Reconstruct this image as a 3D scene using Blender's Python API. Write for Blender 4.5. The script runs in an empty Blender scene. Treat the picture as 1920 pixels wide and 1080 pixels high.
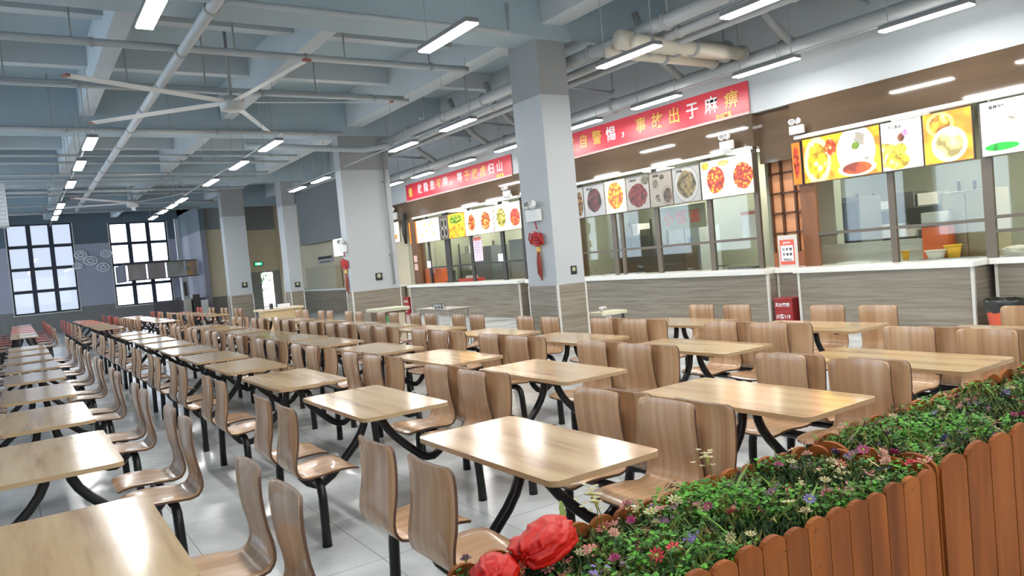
import bpy, bmesh, math, random
from mathutils import Vector, Matrix
random.seed(7)
SC = bpy.context.scene
COL = SC.collection
PI = math.pi

# ------------------------------------------------------------------ camera
cam_d = bpy.data.cameras.new('camera')
cam = bpy.data.objects.new('camera', cam_d); COL.objects.link(cam)
cam_d.sensor_width = 36; cam_d.lens = 36*1403/1920; cam_d.clip_end = 300
a, b, c = -.5848, -.0410, -.0904
RZ = Matrix.Rotation(a, 3, 'Z'); RX = Matrix.Rotation(b, 3, 'X'); RC = Matrix.Rotation(c, 3, 'Z')
BASE = Matrix(((1,0,0),(0,0,-1),(0,1,0)))
cam.matrix_world = (RZ@RX@BASE@RC).to_4x4(); cam.location = (0,0,1.65)
SC.camera = cam

# ------------------------------------------------------------------ world, exposure
w = bpy.data.worlds.new('daylight'); SC.world = w; w.use_nodes = True
w.node_tree.nodes['Background'].inputs[0].default_value = (.80,.90,1,1)
w.node_tree.nodes['Background'].inputs[1].default_value = 3.4
SC.view_settings.view_transform = 'Standard'; SC.view_settings.look = 'None'
SC.view_settings.exposure = 1.05; SC.view_settings.gamma = 1; SC.view_settings.use_curve_mapping = False
LAMP = 40.0

# ------------------------------------------------------------------ materials
MATS = {}
def mat(name, col, rough=.6, metal=0, spec=.5, emit=None, est=1, var=0, vscale=3, bump=0, bscale=20, coat=0, stretch=None, c2=None, coord='Object'):
    if name in MATS: return MATS[name]
    m = bpy.data.materials.new(name); m.use_nodes = True; N = m.node_tree.nodes; L = m.node_tree.links
    p = N['Principled BSDF']
    p.inputs['Base Color'].default_value = (*col,1); p.inputs['Roughness'].default_value = rough
    p.inputs['Metallic'].default_value = metal; p.inputs['Specular IOR Level'].default_value = spec
    if coat: p.inputs['Coat Weight'].default_value = coat; p.inputs['Coat Roughness'].default_value = .05
    if emit: p.inputs['Emission Color'].default_value = (*emit,1); p.inputs['Emission Strength'].default_value = est
    if var or c2 or bump:
        tc = N.new('ShaderNodeTexCoord'); mp = N.new('ShaderNodeMapping'); L.new(tc.outputs[coord], mp.inputs[0])
        if stretch: mp.inputs['Scale'].default_value = stretch
        nz = N.new('ShaderNodeTexNoise'); nz.inputs['Scale'].default_value = vscale; nz.inputs['Detail'].default_value = 5
        L.new(mp.outputs[0], nz.inputs['Vector'])
        if var or c2:
            cr = N.new('ShaderNodeValToRGB'); cr.color_ramp.elements[0].position = .32; cr.color_ramp.elements[1].position = .68
            lo = c2 if c2 else tuple(x*(1-var) for x in col)
            cr.color_ramp.elements[0].color = (*lo,1); cr.color_ramp.elements[1].color = (*col,1)
            L.new(nz.outputs[0], cr.inputs[0]); L.new(cr.outputs[0], p.inputs['Base Color'])
        if bump:
            n2 = N.new('ShaderNodeTexNoise'); n2.inputs['Scale'].default_value = bscale; L.new(mp.outputs[0], n2.inputs['Vector'])
            bp = N.new('ShaderNodeBump'); bp.inputs['Strength'].default_value = bump; bp.inputs['Distance'].default_value = .01
            L.new(n2.outputs[0], bp.inputs['Height']); L.new(bp.outputs[0], p.inputs['Normal'])
    MATS[name] = m
    return m

def grain(name, dark, mid, light, axis_scale, rough, bump=0, coat=0, fine=60):
    """wood: noise stretched along the grain, offset per object"""
    m = bpy.data.materials.new(name); m.use_nodes = True; N = m.node_tree.nodes; L = m.node_tree.links
    p = N['Principled BSDF']; p.inputs['Roughness'].default_value = rough
    if coat: p.inputs['Coat Weight'].default_value = coat; p.inputs['Coat Roughness'].default_value = .06
    tc = N.new('ShaderNodeTexCoord'); oi = N.new('ShaderNodeObjectInfo')
    mul = N.new('ShaderNodeMath'); mul.operation = 'MULTIPLY'; mul.inputs[1].default_value = 37.0
    L.new(oi.outputs['Random'], mul.inputs[0])
    mp = N.new('ShaderNodeMapping'); mp.inputs['Scale'].default_value = axis_scale
    L.new(tc.outputs['Object'], mp.inputs[0]); L.new(mul.outputs[0], mp.inputs['Location'])
    n1 = N.new('ShaderNodeTexNoise'); n1.inputs['Scale'].default_value = 1; n1.inputs['Detail'].default_value = 3; n1.inputs['Roughness'].default_value = .6
    L.new(mp.outputs[0], n1.inputs['Vector'])
    cr = N.new('ShaderNodeValToRGB'); e = cr.color_ramp.elements
    e[0].position = .3; e[0].color = (*dark,1); e[1].position = .72; e[1].color = (*light,1)
    k = e.new(.5); k.color = (*mid,1)
    L.new(n1.outputs[0], cr.inputs[0]); L.new(cr.outputs[0], p.inputs['Base Color'])
    if bump:
        n2 = N.new('ShaderNodeTexNoise'); n2.inputs['Scale'].default_value = 14; n2.inputs['Detail'].default_value = 2; L.new(tc.outputs['Object'], n2.inputs['Vector'])
        bp = N.new('ShaderNodeBump'); bp.inputs['Strength'].default_value = bump; bp.inputs['Distance'].default_value = .004
        L.new(n2.outputs[0], bp.inputs['Height']); L.new(bp.outputs[0], p.inputs['Normal'])
    MATS[name] = m
    return m

def emis(name, col, st):
    if name in MATS: return MATS[name]
    m = bpy.data.materials.new(name); m.use_nodes = True; N = m.node_tree.nodes; L = m.node_tree.links
    N.remove(N['Principled BSDF']); e = N.new('ShaderNodeEmission'); e.inputs[0].default_value = (*col,1); e.inputs[1].default_value = st
    L.new(e.outputs[0], N['Material Output'].inputs[0]); MATS[name] = m
    return m

def glass(name, tint=(.9,.95,.95), refl=.10, haze=0.0, hazecol=(.8,.85,.9)):
    m = bpy.data.materials.new(name); m.use_nodes = True; N = m.node_tree.nodes; L = m.node_tree.links
    N.remove(N['Principled BSDF'])
    t = N.new('ShaderNodeBsdfTransparent'); t.inputs[0].default_value = (*tint,1)
    g = N.new('ShaderNodeBsdfGlossy'); g.inputs['Roughness'].default_value = .02
    lw_ = N.new('ShaderNodeLayerWeight'); lw_.inputs[0].default_value = .5
    pw_ = N.new('ShaderNodeMath'); pw_.operation = 'POWER'; pw_.inputs[1].default_value = 5; L.new(lw_.outputs['Facing'], pw_.inputs[0])
    ad = N.new('ShaderNodeMath'); ad.operation = 'MULTIPLY_ADD'; ad.inputs[1].default_value = .9; ad.inputs[2].default_value = .03+refl*.2; ad.use_clamp = True
    L.new(pw_.outputs[0], ad.inputs[0])
    mx = N.new('ShaderNodeMixShader'); L.new(ad.outputs[0], mx.inputs[0]); L.new(t.outputs[0], mx.inputs[1]); L.new(g.outputs[0], mx.inputs[2])
    out = mx
    if haze:
        d = N.new('ShaderNodeBsdfTranslucent'); d.inputs[0].default_value = (*hazecol,1)
        m2 = N.new('ShaderNodeMixShader'); m2.inputs[0].default_value = haze
        L.new(mx.outputs[0], m2.inputs[1]); L.new(d.outputs[0], m2.inputs[2]); out = m2
    L.new(out.outputs[0], N['Material Output'].inputs[0]); MATS[name] = m
    return m

# wood and furniture
M_chair = grain('chair_plywood', (.36,.20,.105), (.46,.275,.15), (.56,.375,.225), (.3,15,.22), .25, coat=.2)
M_edge = mat('plywood_edge', (.10,.05,.028), .5)
M_table = grain('table_laminate', (.28,.165,.08), (.42,.29,.155), (.50,.37,.215), (9,.8,9), .15, bump=.06)
M_table.node_tree.nodes['Principled BSDF'].inputs['Specular IOR Level'].default_value = .5
M_tedge = mat('table_edge', (.42,.28,.15), .4)
M_redtop = grain('red_laminate', (.42,.06,.05), (.50,.10,.08), (.55,.15,.11), (9,.8,9), .22)
M_redseat = grain('red_plywood', (.38,.05,.04), (.46,.08,.06), (.52,.12,.09), (.9,17,.9), .3)
M_frame = mat('black_steel_tube', (.010,.010,.011), .3, spec=.35)
M_steel = mat('stainless_steel', (.45,.45,.44), .3, metal=.9)
# building
M_ceil = mat('grey_ceiling_paint', (.36,.45,.50), .8, var=.12, vscale=.6)
M_beam = mat('grey_beam_paint', (.50,.55,.575), .75, var=.08, vscale=.8)
M_gray = mat('grey_upper_paint', (.30,.31,.31), .75, var=.07, vscale=.7)
M_grayfar = mat('dark_slate_paint', (.13,.165,.19), .75, var=.08, vscale=.7)
M_white = mat('white_wall_paint', (.47,.495,.51), .6, var=.04, vscale=.8)
M_beige = mat('beige_wall_paint', (.74,.64,.46), .65, var=.05, vscale=.7)
M_lilac = mat('pale_grey_wall_paint', (.44,.43,.50), .65, var=.05, vscale=.7)
M_wains = mat('grey_wainscot', (.24,.225,.215), .5, var=.12, vscale=3)
M_pipe = mat('painted_pipe', (.36,.40,.42), .5)
M_duct = mat('grey_duct_paint', (.30,.31,.31), .45)
M_pvc = mat('cream_pipe', (.50,.46,.38), .45)
M_trim = mat('cream_trim', (.62,.60,.55), .45)
M_dark = mat('dark_metal_frame', (.055,.052,.05), .4, metal=.2)
M_bronze = mat('bronze_frame', (.13,.105,.08), .35, metal=.2)
M_black = mat('matt_black', (.015,.015,.016), .5)
M_winframe = mat('navy_window_frame', (.022,.028,.045), .45)
M_kit = mat('kitchen_grey_green', (.40,.42,.34), .6, var=.15, vscale=1.2)
M_kitw = mat('kitchen_white_panel', (.62,.66,.64), .35)
M_counter = mat('white_quartz', (.78,.77,.73), .2, var=.05, vscale=8)
M_brown = mat('polished_brown_stone', (.12,.08,.05), .045, spec=.75, var=.25, vscale=.8, stretch=(.3,.5,5))
M_red = mat('red_banner_cloth', (.72,.045,.07), .32, var=.12, vscale=.6)
M_gold = mat('gold_lettering', (.85,.52,.10), .3)
M_wlet = mat('white_lettering', (.85,.85,.85), .3)

def floor_mat():
    m = bpy.data.materials.new('polished_grey_tiles'); m.use_nodes = True; N = m.node_tree.nodes; L = m.node_tree.links
    p = N['Principled BSDF']
    tc = N.new('ShaderNodeTexCoord'); br = N.new('ShaderNodeTexBrick'); br.offset = 0
    mp = N.new('ShaderNodeMapping'); mp.inputs['Rotation'].default_value = (0,0,0); L.new(tc.outputs['Object'], mp.inputs[0]); L.new(mp.outputs[0], br.inputs[0])
    br.inputs['Scale'].default_value = 1; br.inputs['Brick Width'].default_value = .8; br.inputs['Row Height'].default_value = .8
    br.inputs['Mortar Size'].default_value = .0028; br.inputs['Mortar Smooth'].default_value = .1
    nz = N.new('ShaderNodeTexNoise'); nz.inputs['Scale'].default_value = 1.4; nz.inputs['Detail'].default_value = 5; nz.inputs['Distortion'].default_value = .6
    L.new(tc.outputs['Object'], nz.inputs['Vector'])
    cr = N.new('ShaderNodeValToRGB'); cr.color_ramp.elements[0].position = .3; cr.color_ramp.elements[1].position = .7
    cr.color_ramp.elements[0].color = (.38,.40,.41,1); cr.color_ramp.elements[1].color = (.62,.65,.66,1)
    L.new(nz.outputs[0], cr.inputs[0])
    L.new(cr.outputs[0], br.inputs['Color1']); L.new(cr.outputs[0], br.inputs['Color2']); br.inputs['Mortar'].default_value = (.22,.23,.235,1)
    L.new(br.outputs[0], p.inputs['Base Color'])
    r = N.new('ShaderNodeMapRange'); r.inputs[3].default_value = .10; r.inputs[4].default_value = .26; L.new(nz.outputs[0], r.inputs[0]); L.new(r.outputs[0], p.inputs['Roughness'])
    p.inputs['Specular IOR Level'].default_value = .65
    return m
M_floor = floor_mat()

def strata(name, lo, hi, sc):
    m = mat(name, hi, .45, c2=lo, vscale=1, stretch=sc)
    return m
M_lam = strata('weathered_oak_panel', (.185,.155,.115), (.30,.262,.21), (1.2,1.2,26))

# ------------------------------------------------------------------ mesh builder
class MB:
    def __init__(s): s.v = []; s.f = []; s.m = []; s.mi = 0
    def add(s, vs, fs, mi=None):
        o = len(s.v); s.v += [tuple(x) for x in vs]; s.f += [tuple(i+o for i in f) for f in fs]
        s.m += [s.mi if mi is None else mi]*len(fs); return s
    def box(s, x0, x1, y0, y1, z0, z1, mi=None, ch=0):
        if ch <= 0:
            v = [(x,y,z) for z in (z0,z1) for y in (y0,y1) for x in (x0,x1)]
            return s.add(v, [(0,2,3,1),(4,5,7,6),(0,1,5,4),(2,6,7,3),(0,4,6,2),(1,3,7,5)], mi)
        def ring(z, i): return [(x0+ch+i,y0+i,z),(x1-ch-i,y0+i,z),(x1-i,y0+ch+i,z),(x1-i,y1-ch-i,z),(x1-ch-i,y1-i,z),(x0+ch+i,y1-i,z),(x0+i,y1-ch-i,z),(x0+i,y0+ch+i,z)]
        rs = [ring(z0, ch*.5), ring(z0+ch*.5, 0), ring(z1-ch*.5, 0), ring(z1, ch*.5)]
        v = sum(rs, []); f = [tuple(reversed(range(8))), tuple(range(24,32))]
        for k in range(3):
            for j in range(8): f.append((k*8+j, k*8+(j+1)%8, k*8+8+(j+1)%8, k*8+8+j))
        return s.add(v, f, mi)
    def tube(s, pts, r, n=10, mi=None, cap=True, flat=1.0):
        P = [Vector(p) for p in pts]; rings = []; up = None
        for i, p in enumerate(P):
            t = (P[min(i+1,len(P)-1)]-P[max(i-1,0)]).normalized()
            if up is None: up = Vector((0,0,1)) if abs(t.z) < .9 else Vector((0,1,0))
            side = t.cross(up).normalized(); up = side.cross(t).normalized()
            rr = r[i] if isinstance(r, (list,tuple)) else r
            rings.append([p+side*math.cos(2*PI*k/n)*rr+up*math.sin(2*PI*k/n)*rr*flat for k in range(n)])
        v = sum(rings, []); f = []
        for i in range(len(P)-1):
            for k in range(n): f.append((i*n+k, i*n+(k+1)%n, (i+1)*n+(k+1)%n, (i+1)*n+k))
        if cap: f.append(tuple(reversed(range(n)))); f.append(tuple((len(P)-1)*n+k for k in range(n)))
        return s.add(v, f, mi)
    def lathe(s, prof, ctr=(0,0,0), n=20, mi=None):
        v = [(ctr[0]+r*math.cos(2*PI*k/n), ctr[1]+r*math.sin(2*PI*k/n), ctr[2]+z) for r, z in prof for k in range(n)]
        f = [(i*n+k, i*n+(k+1)%n, (i+1)*n+(k+1)%n, (i+1)*n+k) for i in range(len(prof)-1) for k in range(n)]
        f.append(tuple(reversed(range(n)))); f.append(tuple((len(prof)-1)*n+k for k in range(n)))
        return s.add(v, f, mi)
    def prism(s, poly, z0, z1, mi=None, mside=None):
        """poly in XY (ccw), extruded in z"""
        n = len(poly); v = [(x,y,z0) for x,y in poly]+[(x,y,z1) for x,y in poly]
        s.add(v, [tuple(reversed(range(n))), tuple(range(n,2*n))], mi)
        s.add(v, [(i,(i+1)%n,n+(i+1)%n,n+i) for i in range(n)], mi if mside is None else mside)
        return s
    def mesh(s, name, mats, smooth=False):
        me = bpy.data.meshes.new(name); me.from_pydata(s.v, [], s.f)
        for m in (mats if isinstance(mats, (list,tuple)) else [mats]): me.materials.append(m)
        me.polygons.foreach_set('material_index', s.m)
        if smooth: me.polygons.foreach_set('use_smooth', [True]*len(s.f))
        me.update(); return me

def build(name, mb, mats, parent=None, loc=None, rot=None, smooth=False):
    o = bpy.data.objects.new(name, mb.mesh(name, mats, smooth)); COL.objects.link(o)
    if parent: o.parent = parent
    if loc: o.location = loc
    if rot: o.rotation_euler = rot
    return o
def thing(name, label, cat, loc=(0,0,0), rz=0, group=None):
    o = bpy.data.objects.new(name, None); COL.objects.link(o); o.empty_display_size = .1
    o.location = loc; o.rotation_euler = (0,0,rz); return tag(o, label, cat, group)
def tag(o, label, cat, group=None, kind=None):
    o['label'] = label; o['category'] = cat
    if group: o['group'] = group
    if kind: o['kind'] = kind
    return o
def struct(name, mb, mats, parent=None, smooth=False):
    o = build(name, mb, mats, parent, smooth=smooth)
    if not parent: o['kind'] = 'structure'
    return o
def copy_tree(o, parent=None):
    c = o.copy(); COL.objects.link(c); c.parent = parent
    for ch in [k for k in o.children]:
        copy_tree(ch, c)
    return c
def rrect(x0, x1, y0, y1, r, n=5):
    p = []
    for cx, cy, a0 in ((x1-r,y0+r,-PI/2),(x1-r,y1-r,0),(x0+r,y1-r,PI/2),(x0+r,y0+r,PI)):
        for k in range(n+1): t = a0+PI/2*k/n; p.append((cx+r*math.cos(t), cy+r*math.sin(t)))
    return p
ROT_W = Matrix(((0,0,-1),(-1,0,0),(0,1,0)))       # local x -> -Y, local y -> +Z, local z -> -X : faces the hall from the right wall
ROT_F = Matrix(((1,0,0),(0,0,-1),(0,1,0)))        # local x -> +X, y -> Z, z -> -Y : faces the camera side from a far wall
def place(o, rot3, loc, parent=None):
    o.matrix_world = Matrix.Translation(loc) @ rot3.to_4x4()
    if parent: o.parent = parent; o.matrix_parent_inverse = parent.matrix_world.inverted() if False else Matrix.Identity(4)
    return o
def text_mesh(name, body, size, mats, rot3, loc, parent=None, ext=.004, bold=0, align='LEFT'):
    cu = bpy.data.curves.new(name, 'FONT'); cu.body = body; cu.size = size; cu.extrude = ext; cu.offset = bold
    cu.align_x = align; cu.resolution_u = 3
    t = bpy.data.objects.new(name+'_curve', cu); COL.objects.link(t)
    dg = bpy.context.evaluated_depsgraph_get(); me = bpy.data.meshes.new_from_object(t.evaluated_get(dg))
    bpy.data.objects.remove(t); me.materials.clear(); me.materials.append(mats)
    for p in me.polygons: p.material_index = 0
    o = bpy.data.objects.new(name, me); COL.objects.link(o)
    o.matrix_world = Matrix.Translation(loc) @ rot3.to_4x4()
    if parent: o.parent = parent
    return o

# ------------------------------------------------------------------ floor, ceiling
XL, XR, YB, YF = -8.0, 11.6, -4.0, 44.0
WX = 11.6
struct('floor', MB().box(XL, 17, YB, 46, -.1, 0), M_floor)
cb = MB()
cb.box(XL, 16.2, YB, 44.3, 6.35, 6.5)
struct('ceiling', cb, M_ceil)
lb = MB()
for x in (-7.4,-4.4,-1.4,1.56,4.55,10.6):
    lb.box(x, x+.28, YB, YF, 5.6, 6.35)
lb.box(7.75, 8.2, YB, YF, 5.5, 6.35)
for k in range(16):
    y = 1.1+3*k
    if k % 3 == 0: continue
    lb.box(XL, 15, y, y+.25, 5.95, 6.35)
struct('trim_1', lb, M_beam)      # joists
gb = MB()
for y in (1.3, 10.1, 18.9, 27.9, 36.9): gb.box(XL, 15, y, y+.75, 5.28, 6.35)
struct('trim_2', gb, M_ceil)      # main girders on the column lines

# ------------------------------------------------------------------ far wall with two windows
def wall_xz(y0, y1, x0, x1, z0, z1, holes, mb, mi):
    xs = sorted({x0,x1,*[h[0] for h in holes],*[h[1] for h in holes]}); zs = sorted({z0,z1,*[h[2] for h in holes],*[h[3] for h in holes]})
    xs = [x for x in xs if x0 <= x <= x1]; zs = [z for z in zs if z0 <= z <= z1]
    for i in range(len(xs)-1):
        for j in range(len(zs)-1):
            cx, cz = (xs[i]+xs[i+1])/2, (zs[j]+zs[j+1])/2
            if any(h[0] < cx < h[1] and h[2] < cz < h[3] for h in holes): continue
            mb.box(xs[i], xs[i+1], y0, y1, zs[j], zs[j+1], mi)
H1 = (-.08, 2.72, .97, 5.42); H2 = (4.38, 7.15, .93, 5.3)
fw = MB()
wall_xz(YF, YF+.3, XL, 8.2, 0, 1.12, [H1,H2], fw, 0)
wall_xz(YF, YF+.3, XL, 8.2, 1.12, 4.3, [H1,H2], fw, 1)
wall_xz(YF, YF+.3, XL, 8.2, 4.3, 6.35, [H1,H2], fw, 2)
struct('wall_far', fw, [M_wains, M_lilac, M_grayfar])
M_pane1 = glass('frosted_pane', (.37,.375,.395), .03, .12, (.33,.33,.36))
M_pane2 = glass('clear_pane', (.85,.86,.88), .03, .1, (.5,.5,.53))
def far_window(n, H, pane, label=None):
    x0,x1,z0,z1 = H
    fr = MB(); W = .13
    fr.box(x0, x1, YF+.04, YF+.16, z0, z0+.07); fr.box(x0, x1, YF+.04, YF+.16, z1-.07, z1)
    fr.box(x0, x0+.07, YF+.04, YF+.16, z0, z1); fr.box(x1-.07, x1, YF+.04, YF+.16, z0, z1)
    for k in (1,2): x = x0+(x1-x0)*k/3; fr.box(x-.1, x+.1, YF+.02, YF+.17, z0, z1)
    for k in (1,2,3): z = z0+(z1-z0)*k/4; fr.box(x0, x1, YF+.03, YF+.165, z-.075, z+.075)
    root = struct('window_%d' % n, fr, M_winframe)
    gp = MB(); gp.box(x0+.02, x1-.02, YF+.1, YF+.106, z0+.02, z1-.02)
    struct('window_pane', gp, pane, root)
    sl = MB(); sl.box(x0-.06, x1+.06, YF-.06, YF+.04, z0-.06, z0, ch=.01); sl.box(x0-.05, x0, YF-.02, YF+.04, z0, z1); sl.box(x1, x1+.05, YF-.02, YF+.04, z0, z1)
    struct('window_sill', sl, M_trim, root)
far_window(1, H1, M_pane1); far_window(2, H2, M_pane2)

# left wall: long glazed side, out of the picture, lets the daylight in
lw = MB(); holes = [(y, y+2.8) for y in range(9, 42, 4)]
lw.box(XL-.3, XL, YB, YF, 0, 1.0, 0); lw.box(XL-.3, XL, YB, YF, 5.3, 6.35, 1)
e = YB
for y0, y1 in holes+[(YF,YF)]: lw.box(XL-.3, XL, e, y0, 1.0, 5.3, 1); e = y1
struct('wall_left', lw, [M_wains, M_white])
struct('window_3', MB().box(XL-.16, XL-.15, 8.9, YF-.2, .98, 5.32), glass('tinted_pane', (.88,.92,.95), .03))
bwm = MB(); wall_xz(YB-.3, YB, XL, 17, 0, 1.1, [], bwm, 0); wall_xz(YB-.3, YB, XL, 17, 1.1, 6.35, [(-5,-2,1.1,4),(-1.5,1.5,1.1,4),(2,5,1.1,4)], bwm, 1)
struct('wall_back', bwm, [M_wains, M_white])
struct('window_4', MB().box(-5.1, 5.1, YB-.16, YB-.15, 1.05, 4.05), glass('tinted_pane_b', (.75,.76,.75), .03))  # unseen rear glazing, added to bring soft fill from behind

# rear right: recessed exit wall, beige
ew = MB(); YE = 41.0
D1 = (10.55, 12.15, 0, 2.03); D2 = (13.05,13.5,0,2.05)
wall_xz(YE, YE+.2, 9.1, 17, 0, 1.0, [D1,D2], ew, 0); wall_xz(YE, YE+.2, 9.1, 17, 1.0, 4.33, [D1,D2], ew, 1); wall_xz(YE, YE+.2, 9.1, 17, 4.33, 6.35, [], ew, 2)
struct('wall_rear', ew, [M_wains, M_beige, M_gray])
M_grdoor = mat('grey_door_leaf', (.34,.34,.31), .5, var=.1, vscale=2)
df = MB(); df.box(10.5, 10.58, YE-.04, YE+.1, 0, 2.08); df.box(12.12, 12.2, YE-.04, YE+.1, 0, 2.08); df.box(10.5, 12.2, YE-.04, YE+.1, 2.03, 2.1)
dr = struct('door_1', df, M_grdoor)
struct('door_leaf', MB().box(10.58, 11.1, YE+.02, YE+.07, 0, 2.03).box(10.68, 11.0, YE+.0, YE+.03, 1.15, 1.8), M_grdoor, dr)
struct('door_leaf', MB().box(11.72, 12.12, YE+.02, YE+.07, 0, 2.03), M_grdoor, dr)
struct('door_handle', MB().tube([(11.05,YE-.03,.9),(11.05,YE-.03,1.15)], .015), M_steel, dr)
struct('door_2', MB().box(13.05, 13.5, YE+.02, YE+.07, 0, 2.05).box(13.0, 13.05, YE-.03, YE+.1, 0, 2.1).box(13.5,13.55,YE-.03,YE+.1,0,2.1), M_grdoor)
# outside beyond the exit: railing and shrub
rl = MB()
for k in range(9): rl.box(10.9+.16*k, 10.93+.16*k, 43.0, 43.03, .0, 1.0)
rl.box(10.8, 12.4, 42.98, 43.05, .95, 1.02)
tag(build('railing', rl, mat('white_railing', (.8,.8,.8), .5)), 'white railing seen outside through the open exit door', 'railing')
sh = MB(); rnd = random.Random(3)
for k in range(700):
    p = Vector((rnd.gauss(11.6,.55), rnd.gauss(45.2,.4), rnd.gauss(1.95,.45))); d = Vector((rnd.uniform(-1,1),rnd.uniform(-1,1),rnd.uniform(-1,1))).normalized()*.09; e2 = d.cross(Vector((rnd.random(),rnd.random(),rnd.random()))).normalized()*.05
    sh.add([p-d,p+e2,p+d,p-e2],[(0,1,2,3)])
shr = thing('tree', 'leafy green tree outside the open exit door', 'tree', (11.6,45.2,0))
build('foliage', sh, mat('tree_leaf', (.10,.22,.07), .6), shr, loc=(-11.6,-45.2,0)); build('trunk', MB().tube([(0,0,0),(.03,0,.9),(0,.03,1.9)], [.07,.055,.03]), mat('bark', (.10,.07,.05), .8), shr)
struct('trim_3', MB().box(8,17,44.3,60,-.12,-.02), mat('outdoor_paving', (.5,.5,.48), .8))
# exit sign
ex = thing('exit_sign', 'green lit exit sign above the open door', 'exit sign', (11.0,YE-.032,2.52))
build('case', MB().box(-.24,.24,-.03,.03,-.1,.1,ch=.01), M_black, ex)
build('lit_panel', MB().box(-.19,.19,-.036,-.03,-.07,.07), emis('exit_green', (.02,.75,.22), 1.4), ex, )
pm = MB(); pm.box(-.03,.03,-.04,-.036,-.05,.03); pm.box(-.02,.02,-.04,-.036,.035,.06); pm.add([(.06,-.04,-.02),(.15,-.04,.0),(.06,-.04,.03)],[(0,1,2)]); pm.add([(-.06,-.04,-.02),(-.15,-.04,.0),(-.06,-.04,.03)],[(0,2,1)])
build('pictogram', pm, emis('exit_white', (.8,1,.85), 1.6), ex)
# beige pilaster wall left of the exit
pw = MB()
for z0, z1, mi in ((0,1.02,0),(1.02,4.35,1),(4.35,6.35,2)): pw.box(8.0, 9.1, 39.0, 41.2, z0, z1, mi)
struct('wall_pier', pw, [M_wains, M_beige, M_gray])
struct('wall_stall', MB().box(7.75, 8.0, 38.6, 44, 0, 4.3, 0).box(7.75, 8.0, 38.6, 44, 4.3, 6.35, 1), [mat('mauve_grey_paint', (.27,.26,.31), .6), M_grayfar])
# right side of the hall beyond the counters
struct('trim_4', MB().box(WX,WX+.3,25.0,35.5,3.1,6.3), M_gray)

# ------------------------------------------------------------------ columns
def column(n, x0, x1, y0, y1):
    mb = MB(); mb.box(x0, x1, y0, y1, 1.1, 4.36, 1); mb.box(x0+.001, x1-.001, y0+.001, y1-.001, 4.36, 5.6, 2); mb.box(x0-.012, x1+.012, y0-.012, y1+.012, 0, 1.1, 0)
    t = .035
    for x in (x0-.016, x1+.016-t):
        for y in (y0-.016, y1+.016-t): mb.box(x, x+t, y, y+t, 0, 1.104, 3)
    o = struct('wall_column_%d' % n, mb, [M_lam, M_white, M_gray, M_trim]); return o
column(1, 7.72, 8.33, 10.25, 11.1)
column(2, 7.5, 8.9, 19.05, 19.45)
column(3, 7.35, 8.25, 32.0, 32.5)
column(4, 8.7, 9.2, 28.3, 29.0)
# pipe down column 2
t = build('drain_pipe', MB().tube([(8.72,18.985,1.2),(8.72,18.985,5.2)], .03).box(8.66,8.78,18.99,19.05,2,2.04).box(8.66,8.78,18.99,19.05,4,4.04), M_duct, smooth=True)
tag(t, 'thin grey pipe running down the wide white column', 'pipe')
def stick(x, y, z, w_, h_, rot, label, grp):
    r = thing('wall_label', label, 'sticker', (x,y,z)); r['group'] = grp
    s = -1
    if rot == 'y': bx = lambda a0,a1,z0,z1,d: MB().box(a0,a1,-d,0,z0,z1)
    else: bx = lambda a0,a1,z0,z1,d: MB().box(-d,0,a0,a1,z0,z1)
    build('backing', bx(-w_/2,w_/2,-h_/2,h_/2,.004), M_black, r)
    build('emblem', MB().lathe([(w_*.3,0),(w_*.3,.003)], n=14), mat('pale_emblem', (.42,.42,.28), .5), r, rot=(PI/2,0,0) if rot=='y' else (0,-PI/2,0), loc=(0,-.004,h_*.12) if rot=='y' else (-.004,0,h_*.12))
stick(8.1,10.245,1.33,.13,.15,'y','small black square sticker with round pale emblem on the nearest column','safety stickers on columns')
stick(8.3,19.04,1.45,.2,.2,'y','small dark sticker low on the wide white column','safety stickers on columns')
stick(7.95,31.99,1.5,.22,.22,'y','small dark sticker low on the white column left of the exit','safety stickers on columns')
stick(8.98,28.29,1.35,.2,.2,'y','small dark sticker low on the slim white column','safety stickers on columns')

# ------------------------------------------------------------------ right wall: counters, fascia
WX = 11.6
def counter(n, y0, y1, x0, label=None):
    mb = MB(); mb.box(x0, WX+.35, y0, y1, .0, .935, 0)
    mb.box(x0-.015, x0+.03, y0-.01, y0+.03, 0, .935, 1); mb.box(x0-.015, x0+.03, y1-.03, y1+.01, 0, .935, 1)
    r = thing('serving_counter', label, 'counter', (x0,(y0+y1)/2,0))
    for part, m2, mats in (('front_panel', mb, [M_lam, M_trim]), ('worktop', MB().box(x0-.09, WX+.44, y0-(.05 if n not in (1,3) else 0), y1+(.05 if n != 3 else 0), .935, 1.02, ch=.012), M_counter)):
        o = build(part, m2, mats, r); o.location = (-x0,-(y0+y1)/2,0)
    return r
counter(0, 16.55, 23.2, 11.2, 'oak panelled serving counter with white top, farthest bay behind the wide column')
counter(1, 8.62, 16.1, 11.2, 'oak panelled serving counter with white top in the middle bay')
counter(2, 5.18, 8.0, 11.2, 'oak panelled serving counter with white top, nearest bay on the right')
counter(3, 8.06, 8.60, 11.45, 'short recessed piece of oak counter behind the red fire box')
counter(4, -3.5, 5.07, 11.62, 'recessed oak counter behind the orange bin at right edge')
fa = MB()
fa.box(WX, WX+.2, -4, 25.0, 3.89, 6.35, 0)
struct('wall_right', fa, M_white)
fb = MB()
for y0, y1 in ((-4,8.2),(9.0,14.3),(16.5,24.3),(24.31,25.0)): fb.box(WX-.02, WX+.2, y0, y1, 3.28, 3.89)
fb.box(WX+.12, WX+.3, 8.2, 9.0, 2.95, 3.89)
fb.box(WX-.02, WX+.2, 14.3, 16.5, 1.02, 3.89)
struct('trim_5', fb, M_brown)
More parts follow.
